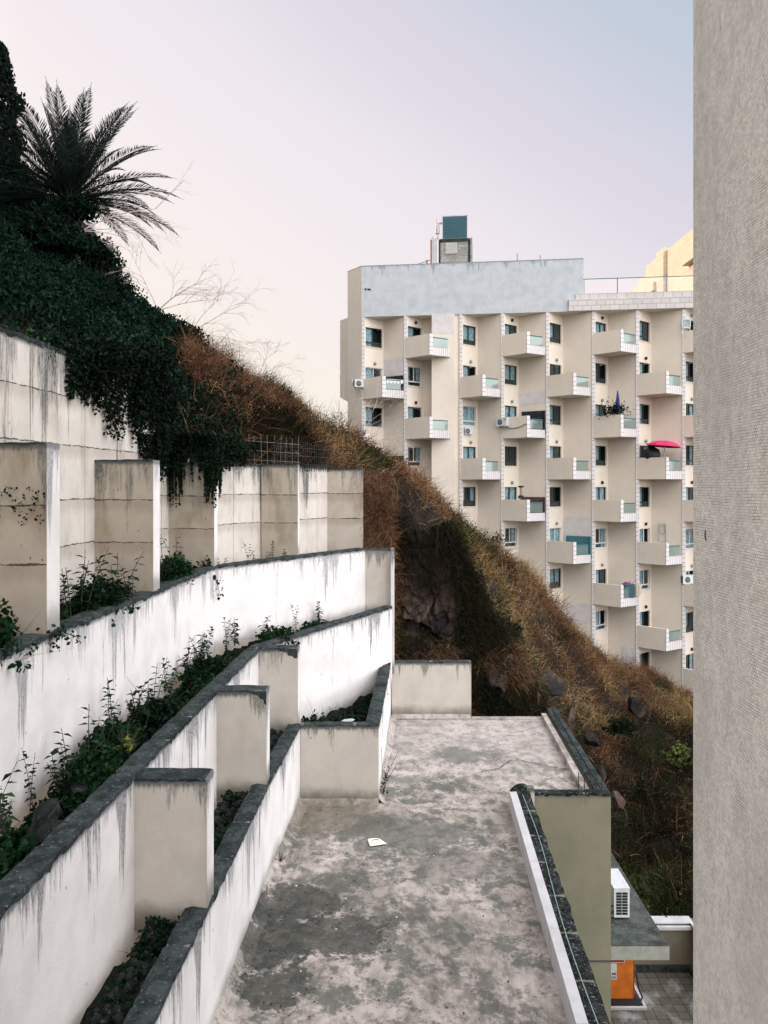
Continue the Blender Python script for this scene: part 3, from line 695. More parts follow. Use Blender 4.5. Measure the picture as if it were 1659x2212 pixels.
# ---- things on the roof and canopy
def acu(loc, rz, label, w=.82, d=.30, h=.62, group='air conditioner units', side_grille=True, scale=1.0):
    r = empty('air_conditioner', loc, label, 'air conditioner', group, rz)
    Mx = Matrix.Translation(loc) @ Matrix.Rotation(rz, 4, 'Z') @ Matrix.Scale(scale, 4)
    def L(mb, name, mat, sm_=False, par=None):
        mb.v = [tuple(Mx @ Vector(v)) for v in mb.v]; return mb.build(name, mat, par or r, sm_)
    mb = MB(); mb.box(-w/2, w/2, -d/2, d/2, .05, h); L(mb, 'casing', M['ac_white'])
    mb = MB(); mb.box(-w/2-.008, w/2+.008, -d/2-.008, d/2+.008, h, h+.018); L(mb, 'lid', M['ac_top'])
    mb = MB()   # louvre panel on the end face (towards -x): cells
    for i in range(2):
        for j in range(8):
            y0 = -d/2+.035+i*(d-.07)/2; z0 = .10+j*(h-.16)/8
            mb.box(-w/2-.006, -w/2+.003, y0+.006, y0+(d-.07)/2-.006, z0+.005, z0+(h-.16)/8-.008)
    L(mb, 'end_grille', M['ac_grille'])
    mb = MB()   # fan ring on the long face
    for k_ in range(20):
        a = 2*math.pi*k_/20; b = 2*math.pi*(k_+1)/20
        cx, cz, R_ = -.12, h*.52, .21
        mb.face([(cx,-d/2-.004,cz),(cx+R_*math.cos(a),-d/2-.004,cz+R_*math.sin(a)),(cx+R_*math.cos(b),-d/2-.004,cz+R_*math.sin(b))])
    L(mb, 'fan_opening', M['ac_grille'])
    mb = MB()
    for q_ in range(3):
        R_ = .07+.06*q_
        mb.tube([(-.12+R_*math.cos(t_), -d/2-.012, h*.52+R_*math.sin(t_)) for t_ in np.linspace(0, 2*math.pi, 17)], .005, 4)
    mb.tube([(-.33,-d/2-.012,h*.52),(.09,-d/2-.012,h*.52)], .005, 4); mb.tube([(-.12,-d/2-.012,h*.52-.21),(-.12,-d/2-.012,h*.52+.21)], .005, 4)
    L(mb, 'fan_guard', M['ac_white'])
    for sx in (-1, 1):
        mb = MB(); mb.box(sx*w*.32-.02, sx*w*.32+.02, -d/2-.03, d/2+.05, 0, .05)
        L(mb, 'foot_rail', M['ac_white'])
    return r
acu((4.76, 16.62, -8.70), math.radians(90), 'white air conditioner standing on the small concrete canopy above the tiled yard', w=.82, d=.31, h=.62, group=None)
mb = MB(); mb.tube([(4.62,16.25,-8.55),(4.45,16.1,-8.6),(4.3,16.0,-8.66),(4.21,15.95,-8.66)], .02, 6); mb.tube([(4.62,16.3,-8.45),(4.42,16.2,-8.5),(4.25,16.2,-8.66)], .012, 6); tag(mb.build('refrigerant_pipe', M['black'], None, True), 'black pipe loops from the canopy air conditioner to the olive wall', 'pipe')
mb = MB()
c = onz(813, 1820, SL+.03)
pts = [(-.155,-.11),(.13,-.09),(.165,.02),(.06,.15),(.0,.175),(-.09,.17),(-.145,.12),(-.16,.05)]
pts = [(-.10,-.13),(.17,-.04),(.06,.13),(.02,.155),(-.05,.16),(-.11,.145),(-.145,.11)]
mb.prism([(c.x+a, c.y+b) for a, b in pts], SL+.025, SL+.032, bottom=True)
r = tag(mb.build('card', M['card']), 'pale rounded card with a dark slot lying on the stained roof', 'card')
mb = MB(); mb.prism([(c.x+a, c.y+b) for a, b in ((-.09,.072),(.03,.095),(.045,.112),(.0,.115),(-.08,.092))], SL+.0321, SL+.0345); mb.build('slot', M['ac_grille'], r)

# ================================================================ yard
def sheet(name, poly, z, mat, kind='structure'):
    mb = MB(); mb.face([(p[0], p[1], z) for p in poly]); return tag(mb.build(name, mat), kind=kind)
sheet('yard_paving', [(2.4,6),(7.0,6),(7.0,18.4),(2.4,18.4)], -11.0, M['paving'])
r = empty('yard_wall', (5.7, 18.4, -11), 'low olive wall with white metal coping around the tiled yard', 'wall')
mb = MB(); mb.box(4.2, 7.15, 18.36, 18.58, -11.3, -9.93); mb.box(6.96, 7.15, 10.0, 18.36, -11.3, -9.93); mb.build('wall_face', M['outer'], r)
mb = MB(); mb.box(4.45, 7.0, 18.33, 18.62, -9.928, -9.90); mb.box(6.93, 7.19, 10.0, 18.33, -9.928, -9.90); mb.box(4.45, 6.94, 18.25, 18.33, -10.03, -9.96); mb.build('metal_coping', M['flash'], r)
mb = MB(); mb.box(4.45, 6.95, 18.28, 18.355, -11.0, -10.86); mb.box(6.88, 6.955, 10, 18.28, -11.0, -10.86); mb.build('skirting', M['coping'], r)
r = empty('orange_cabinet', (4.9, 17.3, -11), 'orange utility cabinet with two warning signs under the concrete canopy', 'cabinet')
mb = MB(); mb.box(4.5, 5.31, 17.25, 17.95, -10.93, -9.62); mb.build('cabinet_body', M['orange'], r)
mb = MB(); mb.box(4.45, 5.40, 17.05, 18.0, -11.0, -10.93); mb.build('plinth', M['black'], r)
mb = MB(); mb.box(4.45, 5.52, 16.98, 17.04, -11.0, -10.955); mb.box(5.46, 5.52, 17.04, 18.1, -11.0, -10.955); mb.build('kerb_strip', M['flash'], r)
mb = MB(); mb.box(5.318, 5.335, 17.25, 17.4, -10.9, -9.7); mb.build('door_edge', simple('orange_dark', (.32,.09,.01), .6), r)
s1 = MB(); s1.box(4.55, 5.12, 17.236, 17.249, -10.16, -9.70); s1 = s1.build('warning_sign', M['signwhite'], r)
mb = MB(); mb.box(4.72, 5.105, 17.228, 17.2355, -10.145, -10.02); mb.build('sign_band', M['signred'], s1)
mb = MB(); mb.face([(4.80,17.23,-9.90),(4.985,17.23,-9.90),(4.915,17.23,-9.995),(4.87,17.23,-9.995)]); mb.face([(4.86,17.23,-9.995),(4.93,17.23,-9.995),(4.93,17.23,-10.02),(4.86,17.23,-10.02)]); mb.build('sign_symbol', M['signred'], s1)
mb = MB(); mb.box(4.57, 4.72, 17.228, 17.2355, -10.155, -10.02); mb.build('sign_corner', M['black'], s1)
mb = MB()
for k_ in range(5):
    a = math.pi/2+k_*2*math.pi/5; cx, cz = 4.765, -10.085
    mb.face([(cx+.05*math.cos(a),17.225,cz+.05*math.sin(a)),(cx+.02*math.cos(a+.6),17.225,cz+.02*math.sin(a+.6)),(cx,17.225,cz),(cx+.02*math.cos(a-.6),17.225,cz+.02*math.sin(a-.6))])
mb.build('flame_mark', M['orange'], s1)
s2 = MB(); s2.box(4.48, 4.95, 17.236, 17.249, -10.52, -10.18); s2 = s2.build('no_smoking_sign', M['signwhite'], r)
mb = MB()
cx, cz, R_ = 4.74, -10.275, .072
mb.tube([(cx+R_*math.cos(t_), 17.232, cz+R_*math.sin(t_)) for t_ in np.linspace(0, 2*math.pi, 25)], .006, 4)
mb.tube([(cx-.05,17.232,cz+.05),(cx+.05,17.232,cz-.05)], .006, 4)
mb.tube([(cx-.04,17.23,cz-.03),(cx+.035,17.23,cz+.03)], .010, 4); mb.tube([(cx+.02,17.23,cz+.05),(cx+.045,17.23,cz+.02)], .008, 4); mb.build('prohibition_symbol', M['black'], s2)
def text(body, loc, size, mat, parent, name='lettering'):
    cu = bpy.data.curves.new(name, 'FONT'); cu.body = body; cu.size = size; cu.align_x = 'RIGHT'; cu.extrude = .001; cu.offset = .001
    ob = bpy.data.objects.new(name, cu); COL.objects.link(ob)
    dg = bpy.context.evaluated_depsgraph_get(); me = bpy.data.meshes.new_from_object(ob.evaluated_get(dg))
    bpy.data.objects.remove(ob); me.transform(Matrix.Translation(loc) @ Matrix.Rotation(math.radians(90), 4, 'X'))
    me.materials.clear(); link(name, me, mat, parent)
text('אש גלויה'[::-1], (4.94, 17.232, -10.42), .075, M['black'], s2)
text('העישון אסור'[::-1], (4.94, 17.232, -10.495), .075, M['black'], s2)
mb = MB(); mb.tube([(5.36,17.6,-10.2),(5.42,17.4,-10.5),(5.44,17.3,-10.75),(5.50,17.25,-10.9),(5.42,17.15,-10.97),(5.30,17.1,-10.98)], .02, 8)
tag(mb.build('hose', M['black'], None, True), 'short black hose curling down beside the orange cabinet', 'hose')

# ================================================================ mosaic tower at the right
r = empty('mosaic_tower', (2.5, 3, -11), 'tall tower wall clad in small pale mosaic tiles at the right edge', 'building')
mb = MB(); mb.box(2.5, 6.2, -2.5, 6.55, -12, 9.5); mb.build('clad_wall', M['mosaic'], r)
mb = MB(); mb.tube([(2.499,6.3,-.35),(2.494,6.295,-.40),(2.499,6.28,-.43)], .005, 5); mb.build('wall_scar', M['coping'], r)

# ================================================================ far yellow building catching the last sun
r = empty('sunlit_building', (31, 90, -11), 'stone clad building glowing yellow in the last sun behind the roof railing', 'building')
mb = MB()
for x0, y0, y1, z1 in ((30.6,66,88,25.4),(30.8,88,95.2,25.7),(31.0,95.2,98.6,24.9),(31.1,98.6,101.5,24.5)): mb.box(x0, 46, y0, y1, -12, z1)
mb.box(30.2, 30.8, 87.6, 89.8, -12, 25.7)
mb.build('wall', M['yellowstone'], r)
for y0, z0 in ((71,23.0),(77,22.9),(90,22.6),(95.5,22.2)):
    mb = MB(); mb.box(29.9, 30.6+.012*(y0-70), y0, y0+4.4, z0-.9, z0); mb.build('balcony', M['yellowstone'], r)
for y0, z0 in ((72,20.8),(79.5,20.9),(84,20.9),(91,20.6)):
    mb = MB(); mb.box(30.53+.015*(y0-70), 30.9, y0, y0+1.3, z0-1.5, z0); mb.build('window', M['frame_dark'], r)
mb = MB(); mb.tube([(30.9,80.5,24.6),(30.9,80.5,26.0)], .12, 6); mb.build('vent_pipe', M['steel_grey'], r)
# ================================================================ apartment building with saw-tooth facade
TH = math.radians(7.2); OX, OY = -1.42, 58.3; cs, sn = math.cos(TH), math.sin(TH)
def BW(u, w, z): return Vector((OX+u*cs+w*sn, OY-u*sn+w*cs, z))
def U(px):
    r_ = (px-CX)/F; return (r_*OY-OX)/(cs+r_*sn)
ab = empty('apartment_building', tuple(BW(13, 6, -16)), 'long beige apartment block with saw-tooth bays and staggered balconies behind the hill', 'building')
lefts = [781, 872.5, 992, 1082, 1179, 1278, 1373, 1473, 1571]
US = [U(p) for p in lefts]; PITCH = US[7]-US[6]
CEIL = 12.1; ST = 2.884; ZB = -17.0
def ceil(k): return CEIL-ST*k
SW, AX, AD = .22, 1.28, 1.25           # strip width, window-face run and recess depth
BALX, BALD = 1.72, 1.42
KMAX = [3, 3, 4, 5, 6, 7, 8, 8]
def ff(mb, p, q_, z0, z1, u0=0.0):
    """vertical facade quad from plan point p to q_"""
    l = math.hypot(q_[0]-p[0], q_[1]-p[1])
    mb.face([BW(p[0],p[1],z0), BW(q_[0],q_[1],z0), BW(q_[0],q_[1],z1), BW(p[0],p[1],z1)], [(u0,z1-z0,0),(u0+l,z1-z0,0),(u0+l,0,z1-z0),(u0,0,z1-z0)])
wall = MB(); quo = MB(); pale = MB(); soff = MB()
white_frames = {(0,1),(0,3),(1,1),(1,3),(2,2),(3,5),(4,5),(5,5),(5,7),(6,5),(6,6),(7,5),(7,6)}
window_specs = []
for j in range(8):
    u0 = US[j]; u1 = US[j+1]
    ax = AX*(1.12 if j == 0 else 1.0)
    a0 = (u0+SW, 0.0); a1 = (u0+ax, AD)
    d_ = Vector((a1[0]-a0[0], a1[1]-a0[1])); LA = d_.length; d_.normalize(); n_ = Vector((d_.y, -d_.x))
    PT = lambda s_, o_=0.0: (a0[0]+d_.x*s_-n_.x*o_, a0[1]+d_.y*s_-n_.y*o_)      # o_ = into the wall
    # strip of quoins
    quo = MB()
    ff(quo, (u0,-.05), (u0+SW,-.05), ZB, CEIL); ff(quo, (u0+SW,-.05), (u0+SW,.001), ZB, CEIL); ff(quo, (u0,.05), (u0,-.05), ZB, CEIL)
    quo.build('quoin_strip', M['tile_h'], ab)
    # face B (or pilaster for the second bay)
    if j == 1:
        up = U(933)-.0
        ff(wall, a1, (up+.15, .95), ZB, CEIL); ff(wall, (up+.15,.95), (up,-.25), ZB, CEIL)
        ff(wall, (up,-.25), (U(982),-.25), ZB, CEIL); ff(wall, (U(982),-.25), (U(982),.05), ZB, CEIL); ff(wall, (U(982),.05), (u1,.05), ZB, CEIL)
    else:
        ff(wall, a1, (u1, .0), ZB, CEIL)
    s0, s1 = .08, .08+ (1.40 if j else 1.55)
    zcur = CEIL
    for k in range(0, 10):
        c_ = ceil(k); bal = (j+k) % 2 == (1 if True else 0)
        bal = (j+k) % 2 == 1
        zt = c_-.70; zb = zt-(2.05 if bal else 1.38)
        ff(wall, PT(0), PT(LA), zt, zcur); zcur = zb
        if k > KMAX[j]:
            ff(wall, PT(0), PT(LA), zb, zt); continue
        ff(wall, PT(0), PT(s0), zb, zt); ff(wall, PT(s1), PT(LA), zb, zt)
        # reveals
        D = .20
        ff(wall, PT(s1,D), PT(s1), zb, zt); ff(wall, PT(s0), PT(s0,D), zb, zt)
        for z_, fl in ((zt,1),(zb,0)):
            q4 = [PT(s0), PT(s1), PT(s1,D), PT(s0,D)]; pts = [BW(p[0],p[1],z_) for p in q4]
            wall.face(pts if fl else pts[::-1])
        window_specs.append((j, k, bal, PT, s0, s1, zb, zt))
    ff(wall, PT(0), PT(LA), ZB, zcur)
# left chamfer and back volume
u0 = US[0]
ff(wall, (u0-1.25, 1.35), (u0, -.05), ZB, 15.75); ff(wall, (u0-1.25, 12), (u0-1.25,1.35), ZB, 15.75)
blk = MB()
P8 = [(u0-1.25-.9, 3.2), (u0-1.25+.1, 1.9), (u0-1.25+.1, 7), (u0-1.25-.9, 7)]
blk.face([BW(p[0],p[1],12.55) for p in P8]); 
for a, b in zip(P8, P8[1:]+P8[:1]):
    za = 6.7 if a[0] < u0-1.5 else 6.1; zb_ = 6.7 if b[0] < u0-1.5 else 6.1
    blk.face([BW(a[0],a[1],za), BW(b[0],b[1],zb_), BW(b[0],b[1],12.55), BW(a[0],a[1],12.55)])
blk.face([BW(p[0],p[1],6.7 if p[0] < u0-1.5 else 6.1) for p in P8[::-1]])
blk.build('side_bay', M['apt'], ab)
# body behind, far end and roof
ff(wall, (US[8],0), (US[8]+6,.0), ZB, CEIL); ff(wall, (US[8]+6,0), (US[8]+6,12), ZB, 13.2)
wall.build('wall', M['apt'], ab)
# soffit over the top storey + roof slab
sf = MB(); pl = [(u0,-.05),(US[8]+6,-.05),(US[8]+6,12),(u0-1.25,12),(u0-1.25,1.35)]
sf.face([BW(p[0],p[1],CEIL-.001) for p in pl[::-1]]); sf.face([BW(p[0],p[1],CEIL+.6) for p in pl]); sf.build('roof_slab', M['apt'], ab)
up = MB(); uR = U(1260)
ff(up, (u0,-.06), (uR,-.06), CEIL, 15.78); ff(up, (uR,-.06), (uR,1.8), CEIL, 15.78); ff(up, (uR,1.8), (u0-1.2,1.8+0), 15.3, 15.78)
up.face([BW(p[0],p[1],15.78) for p in ((u0,-.06),(uR,-.06),(uR,1.8),(u0-1.25,1.8),(u0-1.25,1.35))], [(0,0,9)]*5)
ff(up, (u0-1.25,1.35), (u0,-.06), 15.74, 15.785)
up.build('rooftop_wall', M['apt_white'], ab)
tp = MB(); uL = U(1228); uE = US[8]+6
ff(tp, (uL,-.20), (uE,-.20), CEIL+.0, 12.9); ff(tp, (uL,.0), (uL,-.20), CEIL, 12.9)
ff(tp, (U(1243),-.14), (uE,-.14), 12.9, 13.28); ff(tp, (U(1243),0), (U(1243),-.14), 12.9, 13.28)
tp.face([BW(p[0],p[1],12.9) for p in ((uL,-.2),(uE,-.2),(uE,0),(uL,0))]); tp.face([BW(p[0],p[1],13.28) for p in ((U(1243),-.14),(uE,-.14),(uE,.15),(U(1243),.15))])
tp.face([BW(p[0],p[1],CEIL-.002) for p in ((uL,-.2),(uL,0),(uE,0),(uE,-.2))])
tp.build('rooftop_parapet', M['tile_roof'], ab)
gr = MB()
ff(gr, (uR,.05), (uE,.05), 13.3, 14.32); gl = gr.build('glass_railing', M['clearglass'], ab)
gr = MB(); gr.tube([BW(uR,.05,14.34), BW(uE,.05,14.34)], .03, 6)
for px in (1262, 1334, 1440, 1545): gr.tube([BW(U(px),.05,13.25), BW(U(px),.05,14.34)], .032 if px > 1262 else .02, 6)
gr.build('railing_post', M['teal'], gl)
# rooftop stair tower, tank, pipes
def bbox(mb, px0, px1, y0, y1, w0, dep, Yr=57.4, z0=None, z1=None):
    a = U(px0); b = U(px1); zz0 = (HY-y1)/F*Yr if z0 is None else z0; zz1 = (HY-y0)/F*Yr if z1 is None else z1
    for p, q_ in (((a,w0),(b,w0)), ((b,w0),(b,w0+dep)), ((b,w0+dep),(a,w0+dep)), ((a,w0+dep),(a,w0))): ff(mb, p, q_, zz0, zz1)
    mb.face([BW(p[0],p[1],zz1) for p in ((a,w0),(b,w0),(b,w0+dep),(a,w0+dep))]); mb.face([BW(p[0],p[1],zz0) for p in ((a,w0+dep),(b,w0+dep),(b,w0),(a,w0))])
mb = MB(); bbox(mb, 947, 1020, 511, 580, .3, 2.4); mb.build('stair_tower', M['block'], ab)
mb = MB(); bbox(mb, 947.5, 951, 514, 566, .27, .03); bbox(mb, 1011, 1016, 514, 566, .27, .03); bbox(mb, 951, 1011, 512, 519, .27, .03); mb.build('concrete_frame', M['coping'], ab)
mb = MB()
for i in range(12): bbox(mb, 962, 987.5, 521+i*2.0, 522.6+i*2.0, .24, .05)
mb.build('shutter', simple('roller_shutter', (.55,.56,.52), .6), ab)
tk = MB(); bbox(tk, 956, 1008.5, 463.5, 511, .35, 1.6); tk = tk.build('water_tank', M['tank'], ab)
mb = MB()
for i in range(22): bbox(mb, 957.5, 1006.5, 465.5+i*2.05, 466.5+i*2.05, .32, .03)
mb.build('slat', M['teal'], tk)
mb = MB(); bbox(mb, 954.5, 956, 462, 511, .33, 1.6); bbox(mb, 1008.5, 1010, 462, 511, .33, 1.6); bbox(mb, 954.5, 1010, 461, 463, .33, 1.6); mb.build('tank_trim', M['flash'], tk)
mb = MB()
for px, y in ((934.5,507),(940.5,511)): bbox(mb, px-2.2, px+2.2, y, 572, .2, .18)
mb.build('white_column', M['flash'], ab)
mb = MB(); bbox(mb, 929, 932, 512, 572, .3, .8); mb.build('brick_side', M['brickp'], ab)
mb = MB(); Yt = 57.6
def tp3(px, y, w_=.5): return BW(U(px), w_, (HY-y)/F*Yt)
mb.tube([tp3(944,511), tp3(944,482), tp3(947,477), tp3(956,477)], .09, 8); mb.tube([tp3(944,500), tp3(944,484)], .17, 8); mb.tube([tp3(943,478), tp3(942,468)], .05, 6); mb.build('flue_pipe', M['flash'], ab)
mb = MB(); mb.tube([tp3(900,565), tp3(926,557), tp3(932,559)], .03, 5); mb.tube([tp3(921,566), tp3(921,556)], .07, 6); mb.build('roof_pipe', M['drygrey'], ab)
mb = MB(); bbox(mb, 892, 902, 563, 568, .4, .4); mb.build('roof_box', M['brickp'], ab)
for px, y in ((1118,549),(1168,554)):
    mb = MB(); mb.tube([tp3(px,570), tp3(px,y)], .035, 5); mb.build('antenna', M['drygrey'], ab)
mb = MB()
for px, y in ((790,625),(799,626),(796,625.5)): bbox(mb, px-2, px+2, y-1.5, y+2.0, -.085, .02, 58.3)
mb.build('wall_scar', M['ac_grille'], ab)
mb = MB(); bbox(mb, 934, 981, 682, 724, -.262, .01, 58.0); mb.build('pale_patch', M['apt_pale'], ab)
def bface_patch(j, f0, f1, z0, z1):
    u0 = US[j]; a1 = (u0+AX*(1.12 if j == 0 else 1), AD); u1 = US[j+1]
    p = [a1[0]+(u1-a1[0])*f0, a1[1]*(1-f0)]; q_ = [a1[0]+(u1-a1[0])*f1, a1[1]*(1-f1)]
    pale = MB(); ff(pale, (p[0]-.006,p[1]-.008), (q_[0]-.006,q_[1]-.008), z0, z1); pale.build('pale_patch', M['apt_pale'], ab)
bface_patch(0, .02, .98, ceil(1)-1.9, ceil(1)-.02); bface_patch(3, .02, .98, ceil(2)-.62, ceil(2)+.25); bface_patch(4, .02, .97, ceil(5)-1.6, ceil(5)+.1)
bface_patch(2, .02, .98, ceil(6)-.6, ceil(5)-1.9); bface_patch(4, .1, .98, ceil(7)-1.6, ceil(7)-.2); bface_patch(5, .5, .98, ceil(8)-1.6, ceil(8)-.3)
# windows: frame (part) with pane and curtain below it
def bar(mb, PT, sa, sb, o0, o1, z0, z1):
    q4 = [PT(sa,o0), PT(sb,o0), PT(sb,o1), PT(sa,o1)]
    lo = [BW(p[0],p[1],z0) for p in q4]; hi = [BW(p[0],p[1],z1) for p in q4]
    for i in range(4): mb.face([lo[i], lo[(i+1)%4], hi[(i+1)%4], hi[i]])
    mb.face(hi); mb.face(lo[::-1])
rr = random.Random(3)
for (j, k, bal, PT_, s0, s1, zb, zt) in window_specs:
    # rebuild the plan mapping for this bay
    u0 = US[j]; ax = AX*(1.12 if j == 0 else 1.0); a0 = (u0+SW, 0.0); a1 = (u0+ax, AD)
    d_ = Vector((a1[0]-a0[0], a1[1]-a0[1])).normalized(); n_ = Vector((d_.y, -d_.x))
    PT = (lambda a0, d_, n_: (lambda s_, o_=0.0: (a0[0]+d_.x*s_-n_.x*o_, a0[1]+d_.y*s_-n_.y*o_)))(a0, d_, n_)
    wf = (j, k) in white_frames; fm = M['frame_white'] if wf else M['frame_dark']; tw = .05 if not wf else .045
    mb = MB(); mid = (s0+s1)/2+rr.uniform(-.05,.05); zl = zb+(zt-zb)*.24 if not bal else zb+.08
    bar(mb, PT, s0, s0+tw, .10, .17, zb, zt); bar(mb, PT, s1-tw, s1, .10, .17, zb, zt)
    bar(mb, PT, s0+tw, s1-tw, .10, .17, zt-tw, zt); bar(mb, PT, s0+tw, s1-tw, .10, .17, zb, zb+tw)
    bar(mb, PT, mid-tw*.6, mid+tw*.6, .098, .165, zl if not bal else zb+tw, zt-tw)
    if not bal: bar(mb, PT, s0+tw, s1-tw, .097, .17, zl-.04, zl+.04)
    fr = mb.build('window', fm, ab)
    op = rr.random() if (j,k) not in ((0,0),(0,2)) else .1       # some right-hand leaves slid open
    gx1 = mid if op < .35 else s1-tw
    mb = MB(); ff(mb, PT(s0+tw,.14), PT(gx1,.14), zb+tw, zt-tw)
    if gx1 == mid and not bal: ff(mb, PT(mid,.14), PT(s1-tw,.14), zb+tw, zl)
    mb.build('pane', M['glass'], fr)
    mb = MB(); ff(mb, PT(s0,.6), PT(s1,.6), zb-.02, zt+.02); ff(mb, PT(s0,.6), PT(s0,.2), zb, zt); ff(mb, PT(s1,.2), PT(s1,.6), zb, zt)
    q4 = [PT(s0,.19), PT(s1,.19), PT(s1,.6), PT(s0,.6)]
    mb.face([BW(p[0],p[1],zt+.02) for p in q4]); mb.face([BW(p[0],p[1],zb-.02) for p in q4[::-1]]); mb.build('room_shell', M['dark'], fr)
    # curtains
    style = rr.random(); rngs = [(s0+tw, mid)] if style < .35 else ([(s0+tw, s1-tw)] if style < .65 else [(s0+tw, s0+.35),(s1-.38, s1-tw)])
    if op < .35: rngs = [(s0+tw, mid-.02)]
    if style > .93: rngs = []
    mb = MB()
    for ca, cb in rngs:
        nw = max(6, int((cb-ca)/.035)); zlo = zb+(.05 if bal or rr.random() < .6 else .4)
        for i in range(nw):
            sa = ca+(cb-ca)*i/nw; sb = ca+(cb-ca)*(i+1)/nw; oa = .235+.03*math.sin(i*1.3); ob = .235+.03*math.sin((i+1)*1.3)
            ff(mb, PT(sa,oa), PT(sb,ob), zlo, zt-.03)
    if mb.f: mb.build('curtain', M['curtain'], fr)
    mb = MB(); bar(mb, PT, s0-.04, s1+.04, -.05, .1, zb-.05, zb-.001)
    if not bal: mb.build('window_sill', M['apt'] if not wf else M['frame_white'], fr)
    # small wall lamp above balcony doors
    if bal:
        c = PT((s0+s1)/2+.05, -.08); mb = MB(); mb.lathe([(0,-.12),(.08,-.09),(.11,0),(.08,.09),(.0,.12)], tuple(BW(c[0],c[1],zt+.32)), 8)
        mb.build('wall_lamp', M['drygrey'] if rr.random() < .6 else M['steel'], ab, True)
# balconies
BALS = {}
for j in range(8):
    for k in range(0, KMAX[j]+1):
        if (j+k) % 2 != 1: continue
        u0 = US[j]; zt = ceil(k)-1.57; zb = ceil(k)-3.05
        A0 = (u0, 0.0); C = (u0+BALX, -BALD); E = (u0+PITCH-.06, -.28)
        if j == 1: C = (u0+BALX+.2, -BALD-.1); E = (U(973), -.27)
        if j == 0: C = (u0+BALX-.05, -BALD); E = (US[1]-.02, -.30)
        if j == 2: C = (u0+1.62, -1.35); E = (US[3]-.05, -.26)
        mb = MB(); ff(mb, A0, C, zb, zt); ff(mb, (C[0]+.02,C[1]+.18), (A0[0]+.1,A0[1]+.1), zb+.2, zt)
        mb.face([BW(*A0,zt), BW(*C,zt), BW(C[0]+.05,C[1]+.18,zt), BW(A0[0]+.14,A0[1]+.1,zt)])
        # floor slab and soffit
        sl_ = [A0, C, E, (E[0], .0), (u0+AX, AD)]
        mb.face([BW(p[0],p[1],zb) for p in sl_[::-1]]); mb.face([BW(p[0],p[1],zb+.2) for p in sl_])
        bo = mb.build('balcony', M['apt'], ab)
        dv = Vector((E[0]-C[0], E[1]-C[1])); Lf = dv.length; dv.normalize(); nn = Vector((dv.y, -dv.x))*.015
        p1 = (C[0]+dv.x*.30+nn.x, C[1]+dv.y*.30+nn.y); c0 = (C[0]+nn.x, C[1]+nn.y); e0 = (E[0]+nn.x, E[1]+nn.y)
        mb = MB(); ff(mb, c0, p1, zb-.005, zt+.01); ff(mb, p1, (p1[0]-nn.x*9, p1[1]-nn.y*9), zb, zt); ff(mb, (C[0]-.02,C[1]+.012), c0, zb, zt+.01)
        mb.face([BW(*c0,zt+.01), BW(*p1,zt+.01), BW(p1[0]-nn.x*12,p1[1]-nn.y*12,zt+.01), BW(c0[0]-nn.x*12,c0[1]-nn.y*12,zt+.01)]); mb.build('tiled_pier', M['tile_h'], bo)
        mb = MB(); ff(mb, p1, e0, zb-.005, zb+.56); ff(mb, e0, (e0[0], 0.0), zb-.005, zb+.56)
        mb.face([BW(*p1,zb+.56), BW(*e0,zb+.56), BW(e0[0]-nn.x*8,e0[1]-nn.y*8,zb+.56), BW(p1[0]-nn.x*8,p1[1]-nn.y*8,zb+.56)]); mb.build('tiled_base', M['tile_v'], bo)
        gE = (p1[0]+(e0[0]-p1[0])*.88, p1[1]+(e0[1]-p1[1])*.88); off = nn*4
        mb = MB(); ff(mb, (p1[0]-off.x,p1[1]-off.y), (gE[0]-off.x,gE[1]-off.y), zb+.60, zb+1.22); gp = mb.build('glass_panel', M['balglass'], bo)
        mb = MB(); mb.tube([BW(p1[0]-off.x,p1[1]-off.y,zb+1.25), BW(gE[0]-off.x,gE[1]-off.y,zb+1.25)], .04, 6); mb.build('handrail', M['teal'], gp)
        BALS[(j,k)] = (A0, C, E, zb, zt, bo)
# ---- things on the facade and balconies
gA = 'air conditioners on the apartment block'
def on_apt(px, py, dep): 
    u_ = U(px); return BW(u_, dep, (HY-py)/F*(OY-u_*sn+dep))
acu(tuple(on_apt(777, 838, -.2)), -TH+math.radians(35), 'air conditioner on the chamfered left corner of the apartment block', w=.85, h=.58, group=gA)
p = on_apt(1085, 922, -.35); rA = acu(tuple(p), -TH-math.radians(-35)*-1, 'air conditioner with red sticker bracketed beside the dark screened balcony', w=.9, h=.62, group=gA)
mb = MB(); mb.box(.20,.34,-.158,-.152,.44,.52, Matrix.Translation(p) @ Matrix.Rotation(-TH-math.radians(35), 4, 'Z')); mb.build('sticker', M['pink'], rA)
p = on_apt(1010, 940, .35); acu(tuple(p), -TH+math.radians(40), 'small window air conditioner under the white framed window', w=.7, h=.52, group=gA)
p = on_apt(1487, 1262, .1); acu(tuple(p), -TH+math.radians(20), 'grey air conditioner low on the facade next to the mosaic wall', w=.95, h=.62, group=gA)
def inbal(j, k, fa, fb):       # plan point inside a balcony, fractions along the long face and inwards
    A0, C, E, zb, zt, bo = BALS[(j,k)]
    x = A0[0]+(C[0]-A0[0])*fa; y = A0[1]+(C[1]-A0[1])*fa; return (x+fb*.55, y+fb*.85), zb+.2, zt
